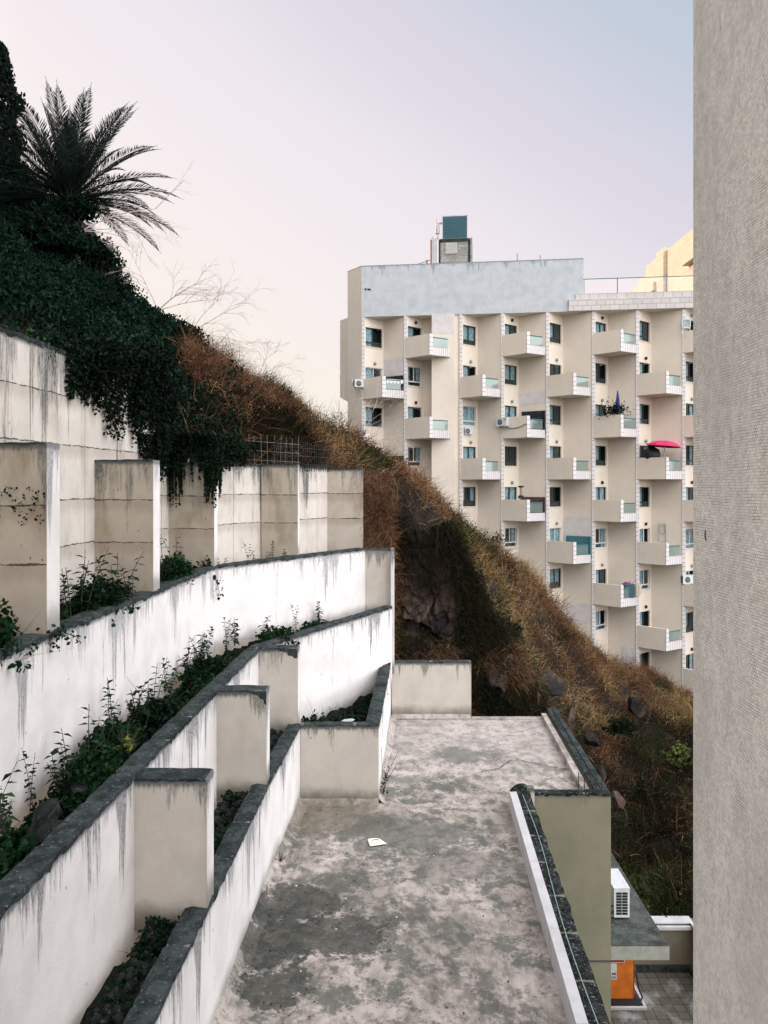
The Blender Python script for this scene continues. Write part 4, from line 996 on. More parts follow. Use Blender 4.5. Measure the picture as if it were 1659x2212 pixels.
# pink parasol
(pu, pw), zf_, zt_ = inbal(6, 3, .86, .5)
c = BW(pu, pw, zf_); r = empty('parasol', tuple(c), 'open bright pink parasol on a balcony at the right of the apartment block', 'parasol')
mb = MB(); mb.tube([c, c+Vector((0,0,2.35))], .03, 6); mb.build('pole', M['flash'], r)
mb = MB(); R_ = 1.12
prof = [(R_*math.sin(t_*math.pi/2/6*5.2/5), .38*math.cos(t_*math.pi/2/6*5.6/5)) for t_ in range(1, 7)]
n = 32; top = c+Vector((0,0,2.42)); tilt = Matrix.Rotation(math.radians(5), 4, 'Y')
ring = []
for i, t_ in enumerate(np.linspace(0, 1, 8)):
    ang = t_*1.45
    for k_ in range(n):
        a = 2*math.pi*k_/n; sc_ = 1-.035*(k_ % 4 == 2)-.02*(k_ % 2)
        v = Vector((R_*math.sin(ang)/math.sin(1.45)*math.cos(a)*sc_, R_*math.sin(ang)/math.sin(1.45)*math.sin(a)*sc_, .46*(math.cos(ang)-1)))
        v = tilt @ v; mb.v.append(tuple(top+v)); mb.a.append((0,5,5))
for i in range(7):
    for k_ in range(n): mb.f.append((i*n+k_, i*n+(k_+1)%n, (i+1)*n+(k_+1)%n, (i+1)*n+k_))
mb.build('canopy', M['pink'], r)
# covered grill
(pu, pw), zf_, zt_ = inbal(6, 3, .42, .55); c = BW(pu, pw, zf_)
r = empty('covered_grill', tuple(c), 'black covered grill with a flat lid standing left of the pink parasol', 'grill')
mb = MB(); mb.lathe([(.0,.0),(.42,.02),(.46,.9),(.58,1.25),(.60,1.6),(.50,1.85),(.28,1.98),(.24,2.02)], tuple(c), 18); mb.build('cover', M['black'], r, True)
mb = MB(); mb.lathe([(.24,2.02),(.27,2.05),(.27,2.2),(.36,2.22),(.36,2.26),(0,2.27)], tuple(c), 16); mb.build('lid', M['black'], r, True)
# folded blue parasol and potted shrub
(pu, pw), zf_, zt_ = inbal(5, 2, .80, .5); c = BW(pu, pw, zf_)
r = empty('parasol', tuple(c), 'folded dark blue parasol standing upright in the leafy balcony pot', 'parasol')
mb = MB(); mb.tube([c, c+Vector((0,0,2.9))], .03, 6); mb.build('pole', M['steel'], r)
mb = MB(); mb.lathe([(.06,1.6),(.15,1.75),(.13,2.3),(.04,2.95),(0,3.0)], tuple(c), 10); mb.build('canopy', M['blue'], r, True)
def leaves(C_, size, ax=None, tilt=1.0):
    """N leaf quads: centres C_, random orientation"""
    N = len(C_); C_ = np.asarray(C_)
    a = rng.normal(size=(N,3)); 
    if ax is not None: a = a*tilt+ax
    a /= np.linalg.norm(a, axis=1)[:,None]+1e-9
    b = rng.normal(size=(N,3)); b -= (b*a).sum(1)[:,None]*a; b /= np.linalg.norm(b, axis=1)[:,None]+1e-9
    s_ = size*rng.uniform(.6, 1.3, (N,1)); L_ = a*s_; W_ = b*s_*.36
    V = np.stack([C_-L_*.5, C_+W_, C_+L_*.55, C_-W_], 1).reshape(-1,3)
    return V, np.arange(4*N).reshape(-1,4)
# potted shrub on that balcony
(pu, pw), zf_, zt_ = inbal(5, 2, .62, .35); c = BW(pu, pw, zf_)
r = empty('potted_shrub', tuple(c), 'bushy potted shrub spilling over the balcony edge under the folded blue parasol', 'plant')
q3 = rng.normal(size=(700,3))*np.array([.42,.3,.26])+np.array([c.x+.15,c.y-.1,c.z+1.65]); V, Q = leaves(q3, .14); npmesh('foliage', V, Q, M['ivy'], r)
mb = MB(); mb.lathe([(0,0),(.2,0),(.28,.5),(.3,.9)], tuple(c), 12); mb.build('pot', M['brownp'], r)
# chair resting on the parapet edge
(pu, pw), zf_, zt_ = inbal(7, 0, .14, .0); c = BW(pu, pw, zt_-.22)
r = empty('plastic_chair', tuple(c), 'pale grey plastic garden chair propped up on the top right balcony edge', 'chair')
mb = MB(); cx, cy, cz = c
def cb(x0,x1,y0,y1,z0,z1): mb.box(cx+x0,cx+x1,cy+y0,cy+y1,cz+z0,cz+z1)
cb(-.27,.27,-.02,.03,.98,1.12); cb(-.30,-.22,-.02,.03,.45,1.0); cb(.22,.30,-.02,.03,.45,1.0)
for i in range(4): cb(-.15+i*.088,-.11+i*.088,-.015,.02,.5,1.0)
cb(-.28,.28,-.02,.06,.40,.50); mb.build('backrest', M['plastic'], r)
mb = MB(); cb(-.26,.26,.02,.5,.40,.44); mb.build('seat', M['plastic'], r)
for sx, sy in ((-1,0),(1,0),(-1,1),(1,1)):
    mb = MB(); mb.tube([(cx+sx*.22,cy+sy*.45,cz+.42),(cx+sx*.30,cy+sy*.5,cz)], .035, 6); mb.build('leg', M['plastic'], r)
for sx in (-1, 1):
    mb = MB(); mb.tube([(cx+sx*.27,cy,cz+.75),(cx+sx*.29,cy+.4,cz+.66),(cx+sx*.27,cy+.45,cz+.42)], .025, 6); mb.build('armrest', M['plastic'], r)
# dark privacy screens
for (j, k, mt, lab, h0, h1) in ((3,2,'screen','tall black screen cloth closing the end of a balcony above the air conditioner',.6,1.75), (3,4,'brownp','low brown screen lining a balcony beside a small grill',.55,1.45),
        (4,5,'teal','blue grey glass screen along a balcony in the lower middle',.5,1.6), (0,1,'screen','black screen behind the striped awning on the leftmost balcony',.5,1.5), (0,3,'screen','dark screen behind laundry just above the dry slope',.5,1.5)):
    A0, C, E, zb, zt, bo = BALS[(j,k)]; u0 = US[j]
    mb = MB(); ff(mb, (u0+AX+.2, AD-.35), (US[j+1]-.03, -.02 if j != 0 else -.02), zb+.25, zb+.2+h1); ff(mb, (US[j+1]-.03,-.05),(E[0]-.02,E[1]+.05), zb+.6, zb+.2+h1)
    tag(mb.build('privacy_screen', M[mt]), lab, 'screen', 'balcony screens')
# white awning bar with cloth on leftmost balcony
A0, C, E, zb, zt, bo = BALS[(0,1)]
mb = MB()
for i in range(14):
    t0, t1 = i/14, (i+1)/14; a = (C[0]+.3+(E[0]-C[0]-.3)*t0, C[1]+.3+(E[1]-C[1]-.25)*t0); b = (C[0]+.3+(E[0]-C[0]-.3)*t1, C[1]+.3+(E[1]-C[1]-.25)*t1)
    ff(mb, a, b, zb+1.02+.06*((i*7)%3), zb+1.32)
tag(mb.build('awning', M['frame_white']), 'short scalloped white awning over the leftmost balcony glass', 'awning')
A0, C, E, zb, zt, bo = BALS[(0,3)]
mb = MB()
for i in range(8):
    t0, t1 = i/8, (i+1)/8; ff(mb, (C[0]+.45+t0*.5, C[1]-.02-.05*math.sin(i*2)), (C[0]+.45+t1*.5, C[1]-.02-.05*math.sin(i*2+2)), zb+.45-.1*((i*5)%3), zb+1.1)
tag(mb.build('laundry', M['frame_white']), 'white cloth hanging over the rail just above the dry brush', 'laundry')
# cluttered balcony (bay five, seventh storey)
A0, C, E, zb, zt, bo = BALS[(5,6)]
def bp(f, dpt): 
    return (C[0]+(E[0]-C[0])*f, C[1]+(E[1]-C[1])*f+dpt)
p = bp(.32,.35); c = BW(p[0],p[1],zb+.62); mb = MB(); mb.box(c.x-.02,c.x+.62,c.y-.1,c.y+.4,c.z-.02,c.z+.85); o = tag(mb.build('storage_bin', M['bin']), 'blue plastic storage box on the cluttered lower balcony', 'box')
mb = MB(); mb.box(c.x-.06,c.x+.66,c.y-.14,c.y+.44,c.z+.851,c.z+.90); mb.build('lid', M['teal'], o)
mb = MB(); mb.box(c.x+.05,c.x+.35,c.y-.05,c.y+.3,c.z+.902,c.z+.99); tag(mb.build('folded_cloth', M['magenta']), 'magenta cloth folded on top of the blue storage box', 'cloth')
mb = MB(); q_ = c+Vector((.42,.1,.9)); mb.tube([q_, q_+Vector((0,0,.25)), q_+Vector((.05,0,.3)), q_+Vector((.35,0,.3)), q_+Vector((.4,0,.25)), q_+Vector((.4,0,0)), q_], .02, 5); tag(mb.build('wire_rack', M['flash']), 'small white wire rack standing on the blue storage box', 'rack')
mb = MB(); q_ = c+Vector((.78,-.1,.2))
for i in range(5): mb.box(q_.x+i*.07, q_.x+i*.07+.06, q_.y+.03*math.sin(i*2), q_.y+.03*math.sin(i*2)+.05, q_.z-.1*((i*3)%4)/2, q_.z+.68)
tag(mb.build('hanging_rug', M['creamcloth']), 'cream cloth hanging over the balcony rail beside the blue box', 'cloth')
# drying frame leaning on the wall, bay six
A0, C, E, zb, zt, bo = BALS[(6,5)]
u0 = US[6]; q_ = (u0+AX+.35, AD-.45); c = BW(q_[0], q_[1]-.25, zt+.2)
mb = MB()
for a, b in (((0,0),(0,1.25)),((.5,0),(.5,1.25)),((0,1.25),(.5,1.25)),((0,0),(.5,0)),((.08,.6),(.42,.6)),((.08,.6),(.08,1.15)),((.42,.6),(.42,1.15)),((.08,1.15),(.42,1.15))):
    mb.tube([(c.x+a[0],c.y,c.z+a[1]-.25),(c.x+b[0],c.y,c.z+b[1]-.25)], .022, 5)
tag(mb.build('folding_frame', M['drygrey']), 'grey folding frame leaning against the balcony wall at lower right', 'folding frame')
# items on the balconies in the third and fifth bays
A0, C, E, zb, zt, bo = BALS[(3,4)]
c = BW(C[0]-.35, C[1]+.75, zb+.2); mb = MB(); mb.tube([c, c+Vector((0,0,2.1))], .03, 6); mb.lathe([(.05,2.1),(.22,2.15),(.22,2.22),(0,2.26)], tuple(c), 10); mb.lathe([(.15,1.35),(.2,1.4),(.2,1.55),(0,1.6)], tuple(c), 10)
tag(mb.build('patio_heater', M['steel']), 'slim dark patio heater above the brown screened balcony', 'heater')
# cables on the facade
mb = MB(); a = on_apt(772,800,.35); b = on_apt(762,815,.6)
mb.tube([on_apt(760,802,.5), on_apt(757,815,.6), on_apt(760,828,.5), on_apt(772,835,.1)], .05, 6); mb.build('conduit', M['flash'], ab)
mb = MB(); A0, C, E, zb, zt, bo = BALS[(3,2)]
mb.tube([BW(A0[0]+(C[0]-A0[0])*f, A0[1]+(C[1]-A0[1])*f-.04, zb+.95-.28*math.sin(math.pi*f)) for f in np.linspace(.25, 1, 9)], .03, 5); mb.build('cable', M['drygrey'], ab)
# ================================================================ hillside
fx = np.array([-60,-46,-30,-18,-15.6,-13.7,-11.5,-8.7,-5,-2.4,0,2.4,6.1,10,12,14.5,20,60.])
fz = np.array([46,40,26,14.8,12.5,10.2,7.9,5.6,3.6,1.7,.1,-1.4,-4.2,-8.1,-9.7,-10.6,-11.4,-12])
def fh(X): return np.interp(X, fx, fz)
def xl4(Y): return np.interp(Y, [3,9.5,12.2,16,18.65,20.9,21.1], [-4.99,-4.77,-4.6,-4.48,-2.98,-1.65,-1.6])
def hill(X, Y):
    X = np.asarray(X, float); Y = np.asarray(Y, float)
    f = fh(X)-1.3*(1-sm(Y, 12, 27))*(X < 6)
    wt = np.where(Y < 15.6, 1.8, .40)
    side = np.minimum(f, wt+1.7*np.maximum(0, xl4(Y)-X)-.05)
    zf = np.interp(X, [-.7,.25,3.6,5.2,40], [.25,-6.6,-7.2,-10.35,-10.5])
    y1 = np.interp(X, [-1,1,4,9,15], [22.6,25.6,29,40,44])
    S = sm(Y, 21.3, 21.3+(y1-21.3)*1.0)
    front = zf+(f-zf)*np.maximum(S, 0)
    z = np.where((Y < 21.2) & (X < xl4(Y)), side, front)
    # soften the join between the slope beside the panels and the slope beyond them
    b = sm(Y, 20.6, 23.0); z = np.where(X < -1.6, side*(1-b)+np.maximum(f, side*0-20)*b, z)
    bump = fbm(X*.28, Y*.28)*(.42+.35*sm(Y,23,27))+np.abs(fbm(X*.45, Y*.45, 9, 2))*-.35*sm(Y,23,27)+fbm(X*1.1, Y*1.1, 5)*.16
    wgt = np.clip((np.maximum(0, xl4(np.minimum(Y, 21.1))-X))/1.2, 0, 1)*(Y < 21.2)+(Y >= 21.2)*np.clip((Y-21.0)/2.5, 0, 1)
    z = z-sm(Y, 37, 57)*np.interp(X, [8,15,22], [0,2.6,4.6])-np.maximum(0, Y-37)*.22*np.interp(X, [-26,-19,3,8], [0,1,1,0])
    return z+bump*wgt
def keepmask(X, Y):
    k_ = np.ones(X.shape, bool)
    k_ &= ~((Y < 21.25) & (X > xl4(Y)) & (X < 4.5))
    k_ &= ~((Y < 18.55) & (X >= 4.3) & (X < 7.15))
    k_ &= ~((Y < 9) & (X > 2)); k_ &= Y > 3
    return k_
xs = np.concatenate([np.linspace(-60,-23,20)[:-1], np.arange(-23,18,.22), np.linspace(18,60,18)])
ys = np.concatenate([np.arange(3,36,.25), np.arange(36,76,.8)])
GX, GY = np.meshgrid(xs, ys)
# snap a column of vertices to the wall line so that no gap shows behind it
for iy, yv in enumerate(ys):
    if yv < 21.2:
        i = int(np.searchsorted(xs, xl4(yv))); GX[iy, i] = xl4(yv)+.10
GZ = hill(GX, GY)
nx, ny = len(xs), len(ys); idx = np.arange(nx*ny).reshape(ny, nx)
q = np.stack([idx[:-1,:-1], idx[:-1,1:], idx[1:,1:], idx[1:,:-1]], -1).reshape(-1, 4)
kk = keepmask((GX[:-1,:-1]+GX[1:,1:])/2, (GY[:-1,:-1]+GY[1:,1:])/2).ravel()
tag(npmesh('hillside', np.stack([GX, GY, GZ], -1).reshape(-1,3), q[kk], M['earth'], smooth=True), kind='structure')
mb = MB(); mb.face([(-1500,-1500,-18.2),(1500,-1500,-18.2),(1500,1500,-18.2),(-1500,1500,-18.2)]); tag(mb.build('ground', M['ground']), kind='structure')

# ---- basalt cliff behind the end of the terraces
cells = rng.uniform([-.6,-8.5], [5.5,0.2], (60,2)); coff = rng.uniform(0, 1, 60); ctx = rng.uniform(-.35,.35,60); ctz = rng.uniform(-.3,.3,60)
cells2 = rng.uniform([-.6,-8.5], [5.5,0.2], (620,2)); coff2 = rng.uniform(0, 1, 620)
nu, nv = 260, 320; u_ = np.linspace(-.6, 5.4, nu); v_ = np.linspace(0, 1, nv); GU, GV = np.meshgrid(u_, v_)
ztop = np.interp(GU, [-.6,.4,1.2,2.0,2.6,3.3,4.2,5.4], [-.0,-.9,-1.3,-1.15,-2.6,-4.0,-5.6,-8.0])+fbm(GU*1.3, 0*GU, 2)*.25
ZZ = -7.5+(ztop+7.5)*GV
wx = GU+fbm(GU*1.5, ZZ*1.5, 1, 3)*.12; wz = ZZ+fbm(GU*1.5, ZZ*1.5, 8, 3)*.12
def vor(cc, sx, sz):
    D = ((wx.ravel()[:,None]-cc[None,:,0])*sx)**2+((wz.ravel()[:,None]-cc[None,:,1])*sz)**2
    o = np.argsort(D, 1)[:, :2]; d1 = np.sqrt(np.take_along_axis(D, o[:,:1], 1))[:,0]; d2 = np.sqrt(np.take_along_axis(D, o[:,1:2], 1))[:,0]
    return o[:,0].reshape(GU.shape), (d2-d1).reshape(GU.shape)
i1, e1 = vor(cells, 1.3, .8); i2, e2 = vor(cells2, 1.2, .9)
off = coff[i1]*.75+(wx-cells[i1,0])*ctx[i1]+(wz-cells[i1,1])*ctz[i1]-np.exp(-(e1/.045)**2)*.10+coff2[i2]*.20-np.exp(-(e2/.02)**2)*.03+fbm(GU*2, ZZ*1.2, 3, 4)*.10+fbm(GU*9, ZZ*5, 3, 4)*.04
Yc = 22.0+(ZZ+7.5)*.28+np.maximum(0, GU-2)*.5-off
tag(npmesh('cliff', np.stack([GU, Yc, ZZ], -1).reshape(-1,3), np.stack([(np.arange(nu*nv).reshape(nv,nu))[:-1,:-1], (np.arange(nu*nv).reshape(nv,nu))[:-1,1:], (np.arange(nu*nv).reshape(nv,nu))[1:,1:], (np.arange(nu*nv).reshape(nv,nu))[1:,:-1]], -1).reshape(-1,4), M['rock']), kind='structure')
def rock(c, s, label, group, mat='rock', seed=0, seg=3):
    import bmesh
    bm = bmesh.new(); bmesh.ops.create_icosphere(bm, subdivisions=seg, radius=1)
    rs = np.random.default_rng(seed); pl = rs.normal(size=(11,3)); pl /= np.linalg.norm(pl, axis=1)[:,None]; ds = rs.uniform(.35,.75,11)
    co_ = np.array([v.co[:] for v in bm.verts])
    for p_, d_ in zip(pl, ds):
        t_ = co_ @ p_; ex = np.maximum(0, t_-d_); co_ -= ex[:,None]*p_*.95
    co_ *= (1+.06*fbm(co_[:,0]*3+seed, co_[:,1]*3, co_[:,2]*3))[:,None]; co_ = co_*np.array(s)+np.array(c)
    for v, p_ in zip(bm.verts, co_): v.co = p_
    me = bpy.data.meshes.new('rock'); bm.to_mesh(me); bm.free()
    return tag(link('rock', me, M[mat]), label, 'rock', group)
RK = [(1455,1520,24.5,'x'),]
for i, (px, py, Y, s, lab) in enumerate(((1225,1560,24.4,(.35,.35,.5),'tall dark boulder right behind the tip of the roof parapet'),
        (1335,1500,34,(.8,.7,.6),'dark outcrop crowning the lower end of the brown slope'), (1275,1595,26,(.32,.3,.4),'dark slab of rock below the dry brush, right of the roof'),
        (1290,1675,24.6,(.28,.3,.45),'black boulder beside the middle of the roof parapet'), (1335,1735,23.5,(.28,.3,.4),'mossy dark boulder at the end of the parapet'),
        (1090,1500,23.6,(.8,.5,.45),'half buried dark rock above the far roof edge'), (1180,1480,27,(.9,.6,.6),'rough dark rock below the middle of the slope'),
        (1370,1530,31,(.45,.45,.5),'dark rock face at the right foot of the brown slope'),(1060,1330,26,(.55,.5,.7),'broken rock at the right end of the cliff'))):
    p = at(px, py, Y); rock((p.x, p.y, p.z), s, lab, 'basalt boulders on the slope', seed=20+i)

# ---------------------------------------------------------------- vegetation helpers
def inview(P, m_=60):
    px = CX+F*P[:,0]/P[:,1]; py = HY-F*P[:,2]/P[:,1]
    return (px > -m_) & (px < 1659+m_) & (py > -m_) & (py < 2212+m_), px, py
def blades(roots, L_, W_, up, spread, droop, seg=3):
    """curved ribbons from roots"""
    N = len(roots); d_ = np.asarray(up)+rng.normal(size=(N,3))*spread; d_ /= np.linalg.norm(d_, axis=1)[:,None]
    L_ = L_*(.25+1.5*rng.uniform(0,1,(N,1))**1.6); side = np.cross(d_, rng.normal(size=(N,3))); side /= np.linalg.norm(side, axis=1)[:,None]
    p = roots.copy(); rows = []; 
    for s_ in range(seg+1):
        w_ = W_*(1-s_/(seg+.15)); rows.append(p-side*w_*.5); rows.append(p+side*w_*.5)
        d_ = d_+np.array([0,0,-droop])+rng.normal(size=(N,3))*.10; d_ /= np.linalg.norm(d_, axis=1)[:,None]; p = p+d_*L_/seg
    V = np.stack(rows, 1); k_ = 2*(seg+1)
    base = (np.arange(N)*k_)[:,None,None]; qq = np.array([[2*s_, 2*s_+1, 2*s_+3, 2*s_+2] for s_ in range(seg)])[None]
    return V.reshape(-1,3), (base+qq).reshape(-1,4)
def scatter(n, x0, x1, y0, y1, margin=60):
    X = rng.uniform(x0, x1, n); Y = rng.uniform(y0, y1, n); k_ = keepmask(X, Y); X = X[k_]; Y = Y[k_]
    P = np.stack([X, Y, hill(X, Y)], -1); v, px, py = inview(P, margin)
    return P[v], px[v], py[v]
UPH = np.array([.35,-.25,.9])
def addv(Vs, Qs, V, Q): Qs.append(Q+sum(len(v) for v in Vs)); Vs.append(V)

# ivy: clumped leaf carpet over the near hill, hanging over the panels
P, px, py = scatter(230000, -26, .5, 5, 42)
Pn, pxn, pyn = scatter(420000, -13, -3, 7, 26)
Pm, pxm, pym = scatter(150000, -24, -4.5, 5, 36, 900); _o = (pxm < -50) | (pym < -50); Pn = np.concatenate([Pn, Pm[_o]]); pxn = np.concatenate([pxn, pxm[_o]]); pyn = np.concatenate([pyn, pym[_o]])
P = np.concatenate([P, Pn]); px = np.concatenate([px, pxn]); py = np.concatenate([py, pyn])
amt = fbm(P[:,0]*.7, P[:,1]*.7, 2)
# green share falls away to the right and with distance; crest of ivy stops near column 420
gx = 425+45*fbm(P[:,0]*.9, P[:,1]*.9, 7)+np.clip(py-760,0,220)*.35
kv = (px < gx) | ((px < 520) & (P[:,1] < 21.5) & (py > 860)); P = P[kv]; px = px[kv]
hgt = np.clip(.25+.45*(fbm(P[:,0]*1.1, P[:,1]*1.1, 4)+.5), .05, 1.0)
P = P+np.stack([rng.normal(size=len(P))*.06, rng.normal(size=len(P))*.06, rng.uniform(0, 1, len(P))**.6*hgt], -1)
sz = .068+.003*np.maximum(0, P[:,1]-15)
V, Q = leaves(P, sz[:,None], UPH*1.2, .8)
print('ivy leaves', len(P))
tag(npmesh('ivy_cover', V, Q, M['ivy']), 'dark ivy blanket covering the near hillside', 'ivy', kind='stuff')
# long branches poking from the ivy
Pb, px, py = scatter(3000, -18, -3.5, 9, 26); Pb = Pb[px < 430][:260]
V, Q = blades(Pb+np.array([0,0,.2]), .9, .02, UPH, .7, .12, 5); 
o = npmesh('ivy_stems', V, Q, M['scrub']); tag(o, 'thin dark stems poking out of the ivy blanket', 'stems', kind='stuff')

# hanging ivy on the panel walls
def curtain_ivy(name, lab, segs, n, mat='ivyd', sz=.075, twigs=True):
    C_ = []
    for (x0,y0,x1,y1,zt,zb_,th) in segs:
        k_ = int(n*abs(zt-zb_)); t_ = rng.uniform(0,1,k_); f = rng.uniform(0,1,k_)
        lowest = zb_+(zt-zb_)*np.clip(.15+.75*np.abs(fbm(t_*4+x0*3, 0*t_+y0, 0, 3)), 0, 1)
        z = zt-(zt-lowest)*f**1.25
        dn = np.array([y1-y0, -(x1-x0)]); dn = dn/np.linalg.norm(dn)
        o_ = rng.uniform(.02, 1, k_)*th*(1-.6*f)
        C_.append(np.stack([x0+(x1-x0)*t_+dn[0]*o_, y0+(y1-y0)*t_+dn[1]*o_, z], -1))
    C_ = np.concatenate(C_); V, Q = leaves(C_, sz, np.array([.4,-.4,-.5]), .9)
    return tag(npmesh(name, V, Q, M[mat]), lab, 'ivy', 'ivy hanging over the panel walls')
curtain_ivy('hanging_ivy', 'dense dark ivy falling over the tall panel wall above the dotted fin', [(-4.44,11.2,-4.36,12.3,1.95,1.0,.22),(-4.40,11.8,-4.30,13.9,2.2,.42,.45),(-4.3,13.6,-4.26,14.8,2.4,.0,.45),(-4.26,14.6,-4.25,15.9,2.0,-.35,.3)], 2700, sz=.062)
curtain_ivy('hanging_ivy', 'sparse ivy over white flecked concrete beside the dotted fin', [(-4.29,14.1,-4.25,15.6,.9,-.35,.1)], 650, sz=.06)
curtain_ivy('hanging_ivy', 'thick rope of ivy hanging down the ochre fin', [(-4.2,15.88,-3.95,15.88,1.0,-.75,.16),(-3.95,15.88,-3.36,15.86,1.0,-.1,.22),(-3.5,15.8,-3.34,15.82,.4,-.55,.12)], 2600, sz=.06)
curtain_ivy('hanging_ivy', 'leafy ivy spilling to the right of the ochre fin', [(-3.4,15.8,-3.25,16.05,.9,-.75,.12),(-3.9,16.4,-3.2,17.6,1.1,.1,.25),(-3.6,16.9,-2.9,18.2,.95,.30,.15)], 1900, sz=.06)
curtain_ivy('hanging_ivy', 'dry ivy stems crossing the shadowed nearest fin', [(-4.45,8.72,-3.64,8.72,-.02,-.62,.05)], 300, sz=.035)

# bright green bushes
def bush(c, rad, n, size, mat, label, group=None, name='bush', stems=60, cat='bush', tall=1.0):
    r = empty(name, tuple(c), label, cat, group)
    c = np.array(c); rad = np.array(rad); 
    # leafy shoots: short curved rows of leaves
    k_ = max(10, n//14); dirs = rng.normal(size=(k_,3)); dirs[:,2] = np.abs(dirs[:,2])*tall+.15; dirs /= np.linalg.norm(dirs, axis=1)[:,None]
    rr_ = rng.uniform(.55, 1.08, (k_,1)); tips = c+dirs*rad*rr_
    Ps = []
    for s_ in range(14):
        f = s_/13; Ps.append(tips-dirs*rad*.34*f+rng.normal(size=(k_,3))*size*.35)
    Pc = np.concatenate(Ps); V, Q = leaves(Pc, size, np.array([.2,-.3,.6]), .9); npmesh('foliage', V, Q, M[mat], r)
    st = np.repeat(c[None], stems, 0)+rng.normal(size=(stems,3))*rad*np.array([.25,.25,.02]); dd = rng.normal(size=(stems,3)); dd[:,2] = np.abs(dd[:,2])+.6
    V, Q = blades(st, float(rad.mean())*1.15, .014, dd, .1, .06, 4); npmesh('stems', V, Q, M['twig_dark'], r)
    return r
p = at(30, 700, 10.6); bush((p.x-.15, p.y+.1, p.z-.45), (.75,.5,.55), 900, .055, 'leaf_bright', 'fresh green shoots above the top left corner of the tall panel wall')
p = at(445, 960, 18.0); bush((p.x, p.y+.3, p.z-.45), (.75,.6,.95), 2600, .06, 'leaf_bright', 'rounded bright green shrub above the lower panel wall, left of the rebar mesh', tall=.7)
p = at(260, 590, 27); bush((p.x, p.y, p.z-.6), (.55,.6,.75), 900, .09, 'scrub', 'small leafy shrub on the hill crest below the palm')
p = at(590, 835, 30); bush((p.x, p.y, p.z-.6), (.9,.8,.75), 900, .09, 'scrub', 'low green shrub on the crest left of the brown brush')
p = at(985, 1120, 27); bush((p.x-.2, p.y, p.z-.7), (.85,.6,.85), 1500, .10, 'leaf_yellow', 'yellow green spiky bush on the crest above the cliff')
p = at(895, 1045, 27.5); bush((p.x, p.y, p.z-.5), (.55,.5,.6), 600, .10, 'leaf_yellow', 'smaller yellow green bush just right of the last panel')
p = at(1080, 1340, 25.8); bush((p.x, p.y, p.z-.5), (.75,.6,.9), 1500, .09, 'ivy', 'dark blue green bush at the right side of the cliff', tall=.6)
p = at(1470, 1610, 30); bush((p.x, p.y, p.z-.7), (.7,.6,.9), 900, .10, 'leaf_yellow', 'yellow green bush in the lower slope beside the mosaic wall')
p = at(1440, 1530, 36); bush((p.x, p.y, p.z-.4), (.9,.6,.4), 500, .10, 'leaf_yellow', 'flat pale green weed patch at the foot of the apartment block')
for i, (px_, py_, Y_, s_, lab) in enumerate(((1150,1330,33,1.0,'dark scrub clump in the middle of the brown slope'), (1040,1480,24.2,.8,'dark scrub clump directly behind the wide cream wall'),
        (1420,1800,24,1.2,'large black green scrub clump behind the yard, next to the mosaic wall'), (1370,1900,21.8,1.0,'shadowed scrub just behind the yard wall coping'),
        (1340,1560,28,.8,'dark scrub clump under the rock outcrop at the slope foot'), (1460,1930,20.8,.8,'low shadowed scrub at the right end of the yard wall'),(1390,1700,26,1.0,'dark scrub clump half way down the lower right slope'))):
    p = at(px_, py_, Y_); bush((p.x, p.y, p.z-.5*s_), (.9*s_,.7*s_,.8*s_), int(1400*s_), .085, 'scrub', lab, 'scrub clumps on the slope')
# little sapling against the facade
p = at(1070, 1165, 34); r = empty('sapling', tuple(p-Vector((0,0,.8))), 'small dark sapling sticking up from the brush in front of the facade', 'tree')
mb = MB(); mb.tube([p-Vector((0,0,1.0)), p+Vector((.05,0,.1))], .02, 5, .008); mb.build('trunk', M['twig_dark'], r)
V, Q = leaves(rng.normal(size=(90,3))*np.array([.22,.15,.17])+np.array(p), .12); npmesh('crown', V, Q, M['ivy'], r)

# dry brush: brown on the crest, darker below
P, px, py = scatter(60000, -14, 20, 20.8, 47)
Pz, pxz, pyz = scatter(9000, 4.5, 13, 18.7, 22)
P = np.concatenate([P, Pz]); px = np.concatenate([px, pxz]); py = np.concatenate([py, pyz])
P2, px2, py2 = scatter(9000, -6.5, -1, 16, 21.2); P2k = px2 > 400
P = np.concatenate([P, P2[P2k]]); px = np.concatenate([px, px2[P2k]]); py = np.concatenate([py, py2[P2k]])
n_ = fbm(P[:,0]*.5, P[:,1]*.5, 11)
crest = np.interp(px, [380,430,600,720,830,940,1110,1290,1380,1497,1700], [735,765,850,940,1015,1090,1220,1400,1460,1490,1500])
below = (py-crest)                          # how far below the crest line this piece of slope lies
tall_ok = px > 385
brown = (below < 120+190*n_+np.interp(px,[400,800,1000,1200,1350,1500],[40,-20,20,110,60,20])) | (rng.uniform(0,1,len(px)) < .10)
gold = tall_ok & (fbm(P[:,0]*.8, P[:,1]*.8, 31) > .30) & (below < 230) & (py < 1600); oliv = tall_ok & (fbm(P[:,0]*.6, P[:,1]*.6, 47) > .22) & (px > 480) & ~gold
brown = brown & ~gold & ~oliv
